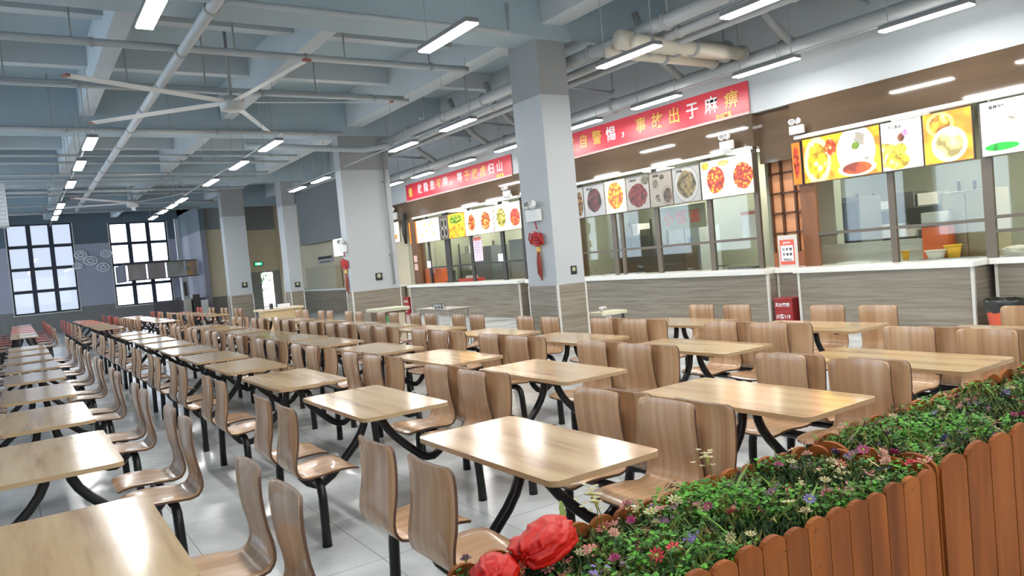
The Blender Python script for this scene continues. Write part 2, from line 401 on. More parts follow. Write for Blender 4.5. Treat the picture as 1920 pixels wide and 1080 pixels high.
# kitchen shell
ks = MB()
ks.box(15.4, 15.6, -4, 9.1, 0, 3.9); ks.box(14.25, 14.4, 9.1, 24.3, 0, 3.5); ks.box(WX+.2, 15.4, -4, 24.3, 3.5, 3.6)
for y in (9.05, 15.4, 24.1): ks.box(WX+.5, 15.4, y, y+.15, 0, 3.5)
struct('wall_kitchen', ks, M_kit)
# shop-front glazing
M_shop = glass('shop_glass', (.86,.88,.84), .12)
M_post = mat('warm_timber_post', (.24,.10,.045), .45, var=.3, vscale=2, stretch=(2,2,.4))
def glazing(n, y0, y1, posts, rails, m, label):
    r = thing('glazed_screen', label, 'glass partition', (WX,(y0+y1)/2,1.02)); off = (-WX,-(y0+y1)/2,-1.02)
    for y, wd in posts:
        o = build('mullion' if wd != .3 else 'timber_post', MB().box(WX+.03, WX+.09, y-wd/2, y+wd/2, 1.02, 3.28), m if wd != .3 or n == 0 else M_post, r); o.location = off
    for ya, yb, z in rails:
        o = build('rail', MB().box(WX+.035, WX+.08, ya, yb, z-.025, z+.025), m, r); o.location = off
    o = build('glass_pane', MB().box(WX+.055, WX+.061, y0, y1, 1.02, 3.28), M_shop, r); o.location = off
glazing(2, -3.5, 8.15, [(8.0,.3),(6.52,.1),(5.11,.14),(3.2,.12)], [(7.2,8.0,1.57),(5.1,7.2,1.57),(1,5.1,1.6),(1,5.1,1.4)], M_bronze, 'bronze framed glass screen over the nearest serving counter')
glazing(1, 9.0, 14.3, [(13.1,.14),(12.84,.1),(11.7,.12),(10.22,.12),(9.08,.1)], [(9.05,14.3,1.59)], M_bronze, 'bronze framed glass screen over the middle serving counter')
glazing(0, 16.6, 24.0, [(21.1,.3),(19.6,.12),(17.85,.16),(22.4,.08),(16.8,.1)], [(16.7,22.4,1.54)], M_dark, 'dark framed glass screen over the farthest serving counter')
tag(build('pillar_cladding', MB().box(WX-.06, WX+.25, 23.05, 23.45, 1.02, 3.3), mat('brown_timber', (.17,.085,.045), .5, var=.3, vscale=2, stretch=(2,2,.4))), 'brown timber pillar at far end of the farthest serving counter', 'pillar')
# lit white ledge above the menu boards
def ledge(y0, y1, label):
    o = build('light_ledge', MB().box(WX-.14, WX-.02, y0, y1, 3.235, 3.295, ch=.008), mat('pale_ledge', (.75,.77,.75), .4)); tag(o, label, 'ledge')
ledge(-3.5, 8.08, 'white ledge above the lit menu boards of the nearest bay')
ledge(9.03, 14.3, 'white ledge above the menu boards of the middle bay')
ledge(16.65, 23.1, 'white ledge above the menu boards of the farthest bay')

# ------------------------------------------------------------------ menu boards
def food_mat(name, bg, dishes, st, bg2=None):
    if st > 0: bg = tuple(q**1.9*.8 for q in bg); bg2 = tuple(q**1.9*.8 for q in bg2) if bg2 else None
    """backlit picture; dishes = list of (cx, cy, rx, ry, plate colour, food colour a, food colour b, noise scale)"""
    m = bpy.data.materials.new(name); m.use_nodes = True; N = m.node_tree.nodes; L = m.node_tree.links
    p = N['Principled BSDF']; p.inputs['Roughness'].default_value = .25
    tc = N.new('ShaderNodeTexCoord'); sx = N.new('ShaderNodeSeparateXYZ'); L.new(tc.outputs['Object'], sx.inputs[0])
    nzb = N.new('ShaderNodeTexNoise'); nzb.inputs['Scale'].default_value = 3; L.new(tc.outputs['Object'], nzb.inputs['Vector'])
    mixb = N.new('ShaderNodeMixRGB'); mixb.inputs[1].default_value = (*bg,1); mixb.inputs[2].default_value = (*(bg2 or bg),1)
    rb = N.new('ShaderNodeMapRange'); rb.inputs[1].default_value = .42; rb.inputs[2].default_value = .6; L.new(nzb.outputs[0], rb.inputs[0]); L.new(rb.outputs[0], mixb.inputs[0])
    cur = mixb.outputs[0]
    def M(op, a_, b_):
        n = N.new('ShaderNodeMath'); n.operation = op
        for i, q in enumerate((a_, b_)):
            if isinstance(q, (int,float)): n.inputs[i].default_value = q
            else: L.new(q, n.inputs[i])
        return n.outputs[0]
    for (cx, cy, rx, ry, pc, fa_, fb_, ns) in dishes:
        nd = N.new('ShaderNodeTexNoise'); nd.inputs['Scale'].default_value = ns*.5; L.new(tc.outputs['Object'], nd.inputs['Vector'])
        wob = M('MULTIPLY', M('SUBTRACT', nd.outputs[0], .5), .35)
        dx = M('DIVIDE', M('SUBTRACT', sx.outputs[0], cx), rx); dy = M('DIVIDE', M('SUBTRACT', sx.outputs[1], cy), ry)
        d = M('SQRT', M('ADD', M('MULTIPLY', dx, dx), M('MULTIPLY', dy, dy)), 0)
        if pc:
            mk = N.new('ShaderNodeMixRGB'); L.new(M('LESS_THAN', d, 1.28), mk.inputs[0]); L.new(cur, mk.inputs[1]); mk.inputs[2].default_value = (*[q*.55 for q in pc],1); cur = mk.outputs[0]
            mk = N.new('ShaderNodeMixRGB'); L.new(M('LESS_THAN', d, 1.22), mk.inputs[0]); L.new(cur, mk.inputs[1]); mk.inputs[2].default_value = (*pc,1); cur = mk.outputs[0]
        vo = N.new('ShaderNodeTexVoronoi'); vo.inputs['Scale'].default_value = ns; L.new(tc.outputs['Object'], vo.inputs['Vector'])
        nf = N.new('ShaderNodeTexNoise'); nf.inputs['Scale'].default_value = ns*1.3; nf.inputs['Detail'].default_value = 3; L.new(tc.outputs['Object'], nf.inputs['Vector'])
        mixv = M('ADD', M('MULTIPLY', vo.outputs['Distance'], .75), M('MULTIPLY', nf.outputs[0], .55))
        fm = N.new('ShaderNodeValToRGB'); el = fm.color_ramp.elements
        A_ = [q**(2.1 if st > 0 else 1.5)*.9 for q in fa_]; B_ = [q**(2.1 if st > 0 else 1.5)*.85 for q in fb_]
        el[0].position = .26; el[0].color = (*[min(1, q*1.15+.18) for q in A_],1); el[1].position = .85; el[1].color = (*[q*.22 for q in B_],1)
        k1_ = el.new(.38); k1_.color = (*A_,1); k2_ = el.new(.60); k2_.color = (*B_,1)
        L.new(mixv, fm.inputs[0])
        mk = N.new('ShaderNodeMixRGB'); L.new(M('LESS_THAN', M('ADD', d, wob), .95), mk.inputs[0]); L.new(cur, mk.inputs[1]); L.new(fm.outputs[0], mk.inputs[2]); cur = mk.outputs[0]
    if st > 0:
        st = st*1.15
        p.inputs['Base Color'].default_value = (.02,.02,.02,1)
        L.new(cur, p.inputs['Emission Color']); p.inputs['Emission Strength'].default_value = st
    else:
        dk = N.new('ShaderNodeMixRGB'); dk.blend_type = 'MULTIPLY'; dk.inputs[0].default_value = 1; dk.inputs[2].default_value = (.55,.55,.55,1)
        L.new(cur, dk.inputs[1]); L.new(dk.outputs[0], p.inputs['Base Color'])
    return m
W1 = (1,.96,.85); YE1 = (1,.62,.05); OR = (.9,.25,.01); YL = (1,.85,.25)
def board(yl, yr, z0, z1, m, label, text=None, tcol=None, grp=None):
    """yl = left end in the photo (larger Y)"""
    wd = yl-yr; h = z1-z0
    r = thing('menu_board', label, 'menu board', (WX-.05,(yl+yr)/2,z0))
    if grp: r['group'] = grp
    fr = build('frame', MB().box(0,.05,-wd/2,wd/2,0,h), M_bronze, r)
    pn = build('picture_panel', MB().box(-wd/2+.012,wd/2-.012,.015,h-.015,0,.006), m, r)
    pn.matrix_local = Matrix.Translation((0,0,0)) @ ROT_W.to_4x4()
    if text:
        t_ = text_mesh('lettering', text, .055, tcol or M_black, ROT_W, (0,0,0), None, .001, .002); t_.parent = r
        t_.matrix_local = Matrix.Translation((-.008,wd/2-.12,h-.12)) @ ROT_W.to_4x4()
    return r
G1 = 'lit menu boards above the serving counters'
k1 = [(-.42,.36,.2,.32,(1,.8,.2),(1,1,.8),(1,.75,.1),7),(-.17,.55,.12,.15,None,(1,.9,.7),(.9,.3,.05),12),(.28,.42,.26,.32,(.95,.9,.8),(1,1,.95),(1,.95,.85),6),(.28,.50,.07,.06,None,(.15,.35,.02),(.4,.5,.05),30),(.28,.14,.26,.1,(.9,.8,.6),(.8,.25,.03),(.85,.3,.04),4)]
board(7.98, 6.585, 2.45, 3.22, food_mat('picture_dumplings', YE1, k1, 1.5, (.9,.36,.02)), 'lit yellow menu board with round bowls of dumplings, nearest bay left board')
k2 = [(-.35,.25,.28,.2,None,(1,1,.9),(1,.9,.3),6),(-.1,.15,.2,.14,None,(1,.95,.5),(1,.8,.1),8),(.0,.5,.06,.07,None,(.25,.12,.08),(.5,.25,.1),25),(-.02,.32,.1,.1,None,(.35,.4,.02),(.9,.8,.2),30),(.08,.56,.05,.05,None,(.75,.2,.7),(.9,.5,.9),30)]
board(6.575, 5.93, 2.45, 3.22, food_mat('picture_noodle', (1,.98,.93), [(q[0]*.8,)+q[1:] for q in k2], 1.5), 'lit white menu board half with yellow parcels and a pink flower', '手工面点', M_black)
k3 = [(-.1,.58,.16,.14,(.9,.5,.1),(1,.9,.5),(.95,.6,.1),9),(.02,.27,.2,.2,(1,.85,.4),(1,1,.85),(1,.9,.5),5)]
board(5.92, 5.22, 2.45, 3.22, food_mat('picture_buns', (.95,.42,.03), k3, 1.4, (1,.62,.08)), 'lit orange menu board half with buns in bamboo baskets')
k4 = [(-.42,.12,.24,.06,None,(.02,.6,.08),(.05,.75,.12),6),(-.33,.42,.13,.1,None,(1,1,1),(.85,.8,.7),5),(.3,.12,.2,.05,None,(.1,.6,.1),(.1,.7,.2),6)]
board(5.12, 3.75, 2.45, 3.22, food_mat('picture_white', (1,1,1), k4, 1.6), 'lit white menu board with green leaf bar at right edge of photo', '营养早餐', M_black)
board(3.7, 2.4, 2.45, 3.22, food_mat('picture_white_b', (1,1,1), k4[:1], 1.5), 'lit white menu board beyond the right edge')
board(8.2, 8.02, 2.45, 3.2, food_mat('picture_strip', (.95,.38,.02), [(0,.4,.06,.3,None,(.9,.3,.02),(.7,.18,.01),14)], 1.2), 'narrow orange menu strip on the brown post, nearest bay')
F_pork = [( -.42,.38,.17,.26,None,(.16,.03,.02),(.42,.16,.12),16)]
board(14.3, 13.99, 2.43, 3.19, food_mat('picture_chips', (.65,.62,.58), [(0,.35,.12,.3,None,(.75,.5,.25),(.5,.3,.1),14)], 0), 'narrow unlit menu board with fried food next to nearest column')
board(13.98, 13.22, 2.43, 3.19, food_mat('picture_pork', (.72,.70,.68), [(0,.38,.27,.29,None,(.16,.03,.02),(.45,.16,.12),11)], 0), 'unlit menu board with dark braised meat, middle bay', '美味小吃', M_black)
board(13.21, 12.5, 2.43, 3.19, food_mat('picture_ring', (1,.95,.7), [(0,.40,.28,.32,(1,.9,.4),(1,.85,.2),(1,.45,.02),13)], 1.4), 'lit yellow menu board with fanned golden slices, middle bay')
board(12.49, 11.76, 2.43, 3.19, food_mat('picture_cubes', (.60,.56,.50), [(0,.32,.31,.27,None,(.22,.03,.02),(.62,.15,.09),14),(.25,.62,.12,.1,None,(.2,.22,.1),(.5,.45,.3),20)], 0), 'unlit menu board with heap of dark red diced meat', '特色小炒', M_black)
board(11.75, 11.08, 2.43, 3.19, food_mat('picture_bowls', (.55,.47,.38), [(.18,.22,.12,.16,(.5,.4,.3),(.25,.13,.07),(.45,.3,.18),20),(-.15,.5,.09,.1,(.6,.5,.4),(.35,.25,.1),(.6,.5,.4),20),(-.1,.18,.09,.1,(.7,.62,.5),(.6,.5,.4),(.7,.6,.5),16),(.05,.62,.07,.06,None,(.3,.2,.1),(.5,.4,.2),20)], 0), 'unlit beige menu board with small bowls, middle bay', '汤粉面', M_black)
board(11.07, 10.32, 2.43, 3.19, food_mat('picture_noodles', (.66,.64,.60), [(0,.38,.26,.29,(.75,.72,.68),(.42,.30,.12),(.68,.55,.3),9)], 0), 'unlit menu board with a bowl of noodles, middle bay', '风味面', M_black)
board(10.3, 9.04, 2.43, 3.19, food_mat('picture_fried', (1,.98,.9), [(-.26,.36,.23,.28,(1,.90,.62),(1,.75,.1),(.75,.2,.02),13),(.40,.36,.25,.26,(1,.93,.75),(1,.6,.05),(.75,.18,.02),20),(-.5,.66,.1,.08,None,(.95,.35,.03),(1,.6,.1),12),(-.05,.66,.15,.06,None,(1,.7,.1),(1,.9,.4),10)], 1.6), 'lit white menu board with two plates of golden food, middle bay right end')
board(23.55, 23.0, 2.4, 3.17, food_mat('picture_orange', (1,.42,.01), [(0,.4,.15,.3,None,(.95,.3,.01),(1,.55,.05),12)], 1.3), 'narrow lit orange menu board at the far end of the farthest bay')
board(22.98, 21.35, 2.4, 3.17, food_mat('picture_white_small', (1,.98,.9), [(-.4+.27*i,.25+.27*((i*7)%3)*.5,.06,.07,None,(.3,.25,.15),(1,.8,.5),20) for i in range(4)]+[(-.2,.6,.07,.06,None,(.3,.3,.1),(1,.9,.5),20),(.3,.62,.08,.05,None,(.5,.3,.1),(1,.9,.5),20)], 1.4), 'lit white menu board with scattered small dishes, farthest bay')
board(21.33, 20.75, 2.4, 3.17, food_mat('picture_grey_bowls', (.40,.36,.30), [(-.1,.52,.09,.12,(.5,.45,.4),(.1,.08,.06),(.2,.18,.12),20),(.13,.52,.09,.12,(.5,.45,.4),(.2,.1,.06),(.3,.2,.1),20),(-.1,.22,.09,.12,(.5,.45,.4),(.1,.12,.06),(.2,.2,.12),20),(.13,.22,.09,.12,(.5,.45,.4),(.1,.08,.06),(.2,.18,.12),20)], .5), 'dim menu board with four dark bowls, farthest bay')
board(20.74, 19.72, 2.4, 3.17, food_mat('picture_hotpot', (1,.75,.1), [(-.1,.2,.3,.2,None,(.95,.2,.02),(1,.65,.1),12),(-.05,.58,.4,.15,None,(.95,.7,.05),(.3,.5,.05),14)], 1.4, (.9,.35,.02)), 'lit menu board with red and yellow stir fry, farthest bay')
board(19.7, 18.07, 2.4, 3.17, food_mat('picture_two', (1,.98,.9), [(-.42,.38,.22,.26,(1,.97,.9),(1,.75,.3),(.75,.25,.05),14),(.38,.38,.27,.28,(1,.98,.9),(1,.85,.4),(.85,.35,.05),14)], 1.4), 'lit menu board with two white plates of prawns, farthest bay')
board(18.05, 16.7, 2.4, 3.17, food_mat('picture_two_b', (1,.95,.85), [(-.3,.38,.25,.28,(1,.97,.9),(1,.9,.55),(.6,.55,.1),14),(.4,.34,.26,.26,(1,.98,.9),(1,.5,.05),(.9,.2,.02),16)], 1.4, (1,.85,.6)), 'lit menu board with greens and orange dish beside nearest column')
board(24.9, 24.35, 2.55, 3.28, food_mat('picture_far', (1,1,.95), [(0,.2,.12,.1,None,(1,.7,.2),(.9,.4,.1),12)], 1.4), 'small lit menu board showing right of the wide column')

# ------------------------------------------------------------------ banners
def banner(yl, yr, z0, z1, chars, size, y_start, pitch, label, foot=None, logo=False):
    r = thing('banner', label, 'banner', (WX-.02,(yl+yr)/2,z0))
    wd = yl-yr
    build('cloth', MB().box(-.012,0,-wd/2,wd/2,.04,z1-z0), M_red, r)
    build('batten', MB().box(-.03,0,-wd/2,wd/2,0,.045), mat('banner_batten', (.6,.35,.33), .4), r)
    for i, (ch, g) in enumerate(chars):
        if ch == ' ': continue
        y = y_start - pitch*i
        t_ = text_mesh('lettering', ch, size, M_gold if g else M_wlet, ROT_W, (0,0,0), None, .004, .004)
        t_.parent = r; t_.matrix_local = Matrix.Translation((-.018, y-(yl+yr)/2, .225)) @ ROT_W.to_4x4()
    if foot:
        t_ = text_mesh('lettering', foot, .105, M_gold, ROT_W, (0,0,0), None, .003, .003)
        t_.parent = r; t_.matrix_local = Matrix.Translation((-.018, yr+.78-(yl+yr)/2, .055)) @ ROT_W.to_4x4()
    if logo:
        build('emblem', MB().prism([(-.09,-.14),(.09,-.14),(.14,.05),(.08,.16),(-.08,.16),(-.14,.05)],0,.005), M_gold, r, loc=(-.012,wd/2-.35,.32)).matrix_local = Matrix.Translation((-.013,wd/2-.35,.30)) @ ROT_W.to_4x4()
    return r
banner(16.1, 9.03, 3.89, 4.5, [('全',1),('来',1),('自',1),('警',1),('惕',0),('，',0),('事',1),('故',1),('出',1),('于',0),('麻',0),('痹',1)], .34, 14.98, .49, 'red safety banner with gold and white slogan over the middle bay', 'EHS部宣')
banner(23.55, 16.95, 3.86, 4.45, [('故',0),('隐',0),('患',0),('不',1),('除',0),('，',0),('等',0),('于',1),('放',1),('虎',1),('归',0),('山',0)], .33, 22.65, .45, 'red safety banner with gold and white slogan over the farthest bay', 'EHS部宣', True)

# ------------------------------------------------------------------ lattice partition between bays, fire boxes, placard
r = thing('lattice_screen', 'orange lattice screen between the two nearer bays', 'screen', (11.95,8.6,1.02))
build('backing_panel', MB().box(.06,.09,-.42,.42,.0,2.0), mat('orange_plaster', (.85,.40,.20), .5), r)  # one even orange behind the dark lattice
lt = MB()
for y in (-.4,-.12,.16,.4): lt.box(0,.05,y-.02,y+.02,0,2.0)
for z in (.25,.62,.99,1.36,1.73): lt.box(0,.05,-.42,.42,z-.015,z+.015)
build('lattice', lt, mat('lattice_wood', (.12,.05,.025), .5), r)
build('base_panel', MB().box(-.01,.06,-.42,.42,0,.26), mat('orange_brown', (.35,.12,.05), .4), r)
def fire_box(x, y, z, wd, dp, h, label):
    r = thing('fire_extinguisher_box', label, 'fire box', (x,y,z))
    m = mat('red_enamel', (.34,.028,.03), .35)
    build('body', MB().box(0,dp,-wd/2,wd/2,0,h,ch=.008), m, r); build('lid', MB().box(-.012,dp+.005,-wd/2-.01,wd/2+.01,h*.94,h+.005,ch=.006), m, r)
    build('door', MB().box(-.012,.0,-wd/2+.02,wd/2-.02,.03,h*.55,ch=.004), m, r)
    for tx, sz, zz in (('灭火器箱',.075,h*.72),('火警119',.085,h*.3),('FIRE',.05,h*.16)):
        t_ = text_mesh('lettering', tx, sz, M_wlet, ROT_W, (0,0,0), None, .001, .002, 'CENTER'); t_.parent = r
        t_.matrix_local = Matrix.Translation((-.015,0,zz)) @ ROT_W.to_4x4()
fire_box(11.17, 8.33, .0, .36, .26, .50, 'red fire extinguisher box on floor between the two nearer counters')
fire_box(11.15, 23.5, .0, .34, .24, .60, 'red fire extinguisher box at the far end of the farthest counter')
r = thing('notice_placard', 'red and white notice placard standing on the counter by the lattice', 'notice', (11.4,8.32,1.02))
build('stand', MB().box(0,.03,-.19,.19,0,.58,ch=.005), M_trim, r); build('sheet', MB().box(-.006,0,-.14,.15,.06,.50), mat('placard_red', (.75,.12,.08), .5), r)
build('white_area', MB().box(-.009,-.006,-.12,.13,.12,.40), mat('paper_white', (.82,.82,.84), .6), r)
for tx, z_, s_ in (('保 护 请','.31',.055),('环 境 您','.22',.055),('节约粮食','.13',.045),('温馨提示','.43',.04)):
    t_ = text_mesh('lettering', tx, s_, M_wlet if '.43'==z_ else M_black, ROT_W, (0,0,0), None, .0008, .001, 'CENTER'); t_.parent = r
    t_.matrix_local = Matrix.Translation((-.011,0,float(z_))) @ ROT_W.to_4x4()

# ------------------------------------------------------------------ emergency lights, knot ornaments
def emergency(x, y, z, face, label, s=1.0):
    r = thing('emergency_light', label, 'emergency light', (x,y,z)); r.scale = (s,s,s)
    m = mat('white_plastic', (.72,.72,.70), .35)
    build('case', MB().box(-.08,0,-.15,.15,-.09,.07,ch=.012), m, r)
    for sg in (-1,1):
        l = build('lamp_head', MB().lathe([(.02,0),(.055,.02),(.062,.07),(.05,.085)], n=16), m, r, smooth=True)
        l.location = (-.05,sg*.09,.12); l.rotation_euler = (0,-1.1,sg*.5)
        g = build('lens', MB().lathe([(.045,.082),(.04,.09)], n=14), mat('grey_lens', (.25,.25,.26), .1), l)
    return r
emergency(7.71, 10.68, 2.35, 'x', 'white twin head emergency light above the red knot on the nearest column', 1.25)
emergency(7.49, 19.25, 2.3, 'x', 'white twin head emergency light on the side of the wide column', 1.2)
emergency(WX-.13, 9.5, 3.40, 'x', 'white twin head emergency light on the ledge of the middle bay', 1.0)
emergency(WX-.13, 7.98, 3.40, 'x', 'white twin head emergency light at left end of the nearest bay ledge', .9)
emergency(WX-.13, 17.1, 3.40, 'x', 'white twin head emergency light on the ledge of the farthest bay', 1.0)
emergency(WX-.03, 24.6, 3.5, 'x', 'white emergency light right of the wide column', 1.5)
def knot(x, y, z, label, s=1):
    r = thing('knot_ornament', label, 'ornament', (x,y,z)); r.scale = (s,s,s)
    m = mat('red_silk_cord', (.45,.02,.02), .6)
    hang = MB().tube([(0,0,.42),(-.01,.01,.28),(0,0,.18)], .012, 8)
    build('hanging_loop', hang, m, r, smooth=True)
    k = MB()
    for i in range(5):
        o_ = -.10+.05*i
        k.tube([(-.02,o_-.09,.0+o_*.9),(-.035,o_+.0,.09+o_*.1),(-.02,o_+.09,.0-o_*.6)], .022, 8)
        k.tube([(-.03,-.12+.02*i,-.09+.05*i),(-.045,0,-.10+.05*i),(-.03,.12-.02*i,-.07+.05*i)], .022, 8)
    k.tube([(-.02,.10,.08),(-.02,.2,.12),(-.02,.24,.02),(-.02,.18,-.07),(-.02,.08,-.03)], .014, 8)
    k.tube([(-.02,-.10,.10),(-.02,-.16,.08),(-.02,-.17,-.02),(-.02,-.1,-.07)], .014, 8)
    build('knot', k, m, r, smooth=True)
    build('binding', MB().lathe([(.03,-.22),(.035,-.19),(.03,-.16),(.035,-.13)], n=12), M_gold, r)
    for i, dy in enumerate((-.035,.0,.035)):
        build('tassel', MB().tube([(-.01,dy*.4,-.2),(-.012,dy,-.4),(-.012,dy*1.2,-.72+.05*i)], [.014,.024,.016], 8), mat('rust_tassel', (.30,.05,.03), .7), r, smooth=True)
knot(7.68, 10.65, 1.92, 'red woven knot ornament with long tassels on the nearest column', 1.0)
knot(7.46, 19.25, 1.86, 'red woven knot ornament with tassels on side of the wide column', 1.1)

# ------------------------------------------------------------------ ceiling lamps
ZL = 4.35
def lamp():
    r = thing('ceiling_lamp', '', 'ceiling lamp', (0,0,ZL))
    build('housing', MB().box(-.09,.09,-.61,.61,0.004,.06,ch=.01), mat('lamp_housing', (.16,.16,.16), .5), r)
    build('diffuser', MB().box(-.08,.08,-.6,.6,-.012,.006), emis('lamp_light', (1,.985,.95), LAMP), r)
    for s in (-1,1): build('suspension_wire', MB().tube([(0,s*.5,.05),(0,s*.5,1.2)], .006, 6), M_duct, r)
    return r
L0 = lamp(); first = True
ORD = ['nearest','second','third','fourth','fifth','sixth','seventh','eighth','ninth','tenth','eleventh','twelfth','thirteenth']
for x, ys, row in ((1.38,(-2.6,.1,2.7,5.2,7.9,15.3,17.9,20.9,25.7,27.6,29.6),'far left row over the aisle'),(4.62,(-2.6,.1,2.7,5.2,7.9,15.4,18.0,21.0,25.2,26.9,28.8,31),'row left of the columns'),  # lamps at negative y hang unseen behind the camera, added for front fill
        (7.6,(-2.4,.3,3.0,5.6,7.95,12.9,15.4,20.9,23.0),'row over the column line'),(10.52,(-2.4,.3,2.9,5.27,7.84,10.35,12.6,15.4,17.8,20.2,22.3),'row beside the serving bays')):
    for i, y in enumerate(ys):
        o = L0 if first else copy_tree(L0); first = False
        o.location = (x,y,ZL); o['label'] = 'white linear hanging lamp, %s lit one in the %s' % (ORD[i], row); o['group'] = 'linear ceiling lamps'
# lamp conduits
for x, ya, yb in ((1.38,14.5,34),(4.62,14.5,32),(7.6,11.4,24),(10.52,2,24)):
    o = build('lamp_conduit', MB().box(x-.011,x+.011,ya,yb,ZL+.085,ZL+.107), M_pipe)
    tag(o, 'thin grey cable conduit joining the lamps of the %s' % {1.38:'leftmost lamp row',4.62:'second lamp row from the left',7.6:'lamp row by the columns',10.52:'lamp row beside the banners'}[x], 'conduit')

# ------------------------------------------------------------------ big ceiling fans
def fan():
    r = thing('ceiling_fan', '', 'ceiling fan', (3.66,14.3,4.95))
    build('motor', MB().lathe([(.10,-.16),(.2,-.14),(.22,-.02),(.22,.08),(.12,.12)], n=24), mat('fan_grey', (.42,.43,.43), .4), r, smooth=True)
    build('down_rod', MB().tube([(0,0,.1),(0,0,1.4)], .03), M_duct, r, smooth=True)
    for k in range(5):
        b_ = MB(); b_.add([(.2,-.07,.0),(2.98,-.06,.0),(2.98,.08,.03),(.2,.09,.03),(.2,-.07,-.012),(2.98,-.06,-.01),(2.98,.08,.018),(.2,.09,.015)], [(0,1,2,3),(7,6,5,4),(0,4,5,1),(1,5,6,2),(2,6,7,3),(3,7,4,0)])
        bl = build('blade', b_, mat('fan_blade', (.62,.64,.64), .4), r, rot=(0,0,FA+k*2*PI/5))
        build('blade_tip', MB().box(2.98,3.05,-.055,.07,-.008,.028), mat('red_tip', (.28,.10,.08), .5), bl)
    return r
FA = math.radians(206)
f1 = fan(); f1['label'] = 'large five bladed white ceiling fan in the near bay'; f1['group'] = 'large ceiling fans'
f2 = copy_tree(f1); f2.location = (4.0,31.2,4.95); f2.rotation_euler = (0,0,.35); f2['label'] = 'large five bladed ceiling fan above the far tables'

# ------------------------------------------------------------------ pipes
def pipe(name, pts, r, m, label, cat='pipe', n=10, rings=(), grp=None):
    mb = MB().tube(pts, r, n)
    o = build(name, mb, m, smooth=True); tag(o, label, cat, grp)
    if rings:
        a_, b_ = Vector(pts[0]), Vector(pts[-1]); d = (b_-a_).normalized()
        for t in rings:
            q = a_+(b_-a_)*t; build('coupling', MB().tube([q-d*.03, q+d*.03], r*1.25, n), M_duct, o, smooth=True)
    return o
for y, z, r_, nm in ((12.0,5.2,.055,'first'),(14.55,5.2,.04,'second'),(14.75,5.3,.035,'third'),(18.4,5.2,.055,'fourth'),(18.75,5.25,.03,'fifth'),(22.1,5.25,.035,'sixth'),(23.0,5.2,.04,'seventh'),(25.2,5.2,.04,'eighth'),(26.6,5.25,.035,'ninth'),(28.4,5.1,.05,'tenth'),(30.8,5.25,.035,'eleventh'),(33.5,5.2,.04,'twelfth'),(36.4,5.2,.06,'thirteenth')):
    pipe('sprinkler_pipe', [(XL,y,z),(7.4,y,z)], r_, M_pipe, 'thin grey sprinkler pipe across the ceiling, %s from the front' % nm, rings=[.2,.42,.6,.8,.95], grp='sprinkler pipes across the hall')
pipe('sprinkler_pipe', [(2.0,9.7,5.15),(6.8,9.7,5.15),(6.8,9.7,5.6)], .04, M_pipe, 'thin grey pipe with a turned up end at top centre')
pipe('main_pipe', [(2.43,-1,5.15),(2.43,35,5.15)], .078, mat('pale_main_pipe', (.42,.44,.45), .45), 'long pale main pipe with couplings running down the hall', rings=[(i+.5)/18 for i in range(18)], n=14)
for k, (x, z, r_) in enumerate(((7.78,4.86,.11),(8.05,4.72,.075),(8.32,4.66,.05),(8.55,4.8,.05))):
    xx = x+.75
    pipe('service_pipe', [(xx,1.0,z+.12),(xx,18.6 if xx < 8.95 else 27,z+.12)], r_, M_duct, ['thick grey pipe, uppermost of the bundle beside the columns','medium grey pipe, second of the bundle beside the columns','thin grey pipe, third of the bundle beside the columns','thin grey pipe on the wall side of the bundle beside the columns'][k], rings=[.1+.1*i for i in range(9)])
pipe('service_pipe', [(4.95,18.5,4.9),(7.2,18.6,4.85),(8.0,18.55,4.82),(8.55,18.0,4.86)], .075, M_pipe, 'pale pipe curving in front of the wide column near its top')
for k, (y, z, r_) in enumerate(((8.75,4.88,.15),(8.4,4.75,.11),(9.05,4.78,.10))):
    pipe('cross_pipe', [(8.2,y,z),(10.75,y,z)], r_, M_pvc, 'cream pipe crossing above the third lamp row, %s of three' % ['thickest','front','rear'][k], n=16, rings=[.1,.5,.97])
pipe('exhaust_duct', [(10.95,-2,4.66),(10.95,26,4.66)], .13, M_duct, 'long grey duct running along the wall above the banners', n=14, rings=[.2,.35,.5,.65,.8])
for k, y in enumerate((5.3,7.6,10.0,13.6,15.2,17.0,20.0)):
    pipe('branch_pipe', [(9.9,y+.1,5.9),(10.05,y+.05,5.4),(10.45,y,5.0),(10.9,y-.02,4.72)], .07, M_duct, 'curved grey branch pipe dropping to the wall duct, %s from the front' % ORD[k], grp='branch pipes to the wall duct')
for k, (y, x0) in enumerate(((6.4,8.75),(9.6,8.75),(12.4,8.75),(16.2,8.5),(21.5,8.5))):
    pipe('strut_pipe', [(x0,y,5.18),(11.5,y+.2,5.1)], .03, M_pipe, 'thin strut crossing between pipe bundle and wall, %s from the front' % ORD[k], grp='struts above the serving bays')
hang = []
for k, (x, y) in enumerate([(8.53,y) for y in (3,5.5,8,10.6,12.2,14,16,18.2,21)]+[(10.95,y) for y in (3,6,9,12,15,18,21)]+[(x,12.0) for x in (-.6,1.0,3.2,5.0,6.6)]+[(x,14.6) for x in (.2,2.0,3.3,5.4)]+[(x,18.4) for x in (1.0,3.3,5.6)]):
    o = build('hanger_rod', MB().box(-.012,.012,-.012,.012,0,6.3-4.95).box(-.05,.05,-.02,.02,0,.03), M_duct, loc=(x,y,4.97 if x>7 else 5.2))
    nm_ = 'the pipe bundle beside the columns' if x == 8.53 else 'the wall duct above the banners' if x > 10 else 'the first sprinkler pipe' if y == 12.0 else 'the second sprinkler pipe' if y == 14.6 else 'the fourth sprinkler pipe'
    tag(o, 'thin vertical steel rod hanging %s' % nm_, 'hanger rod', 'rods hanging %s' % nm_)
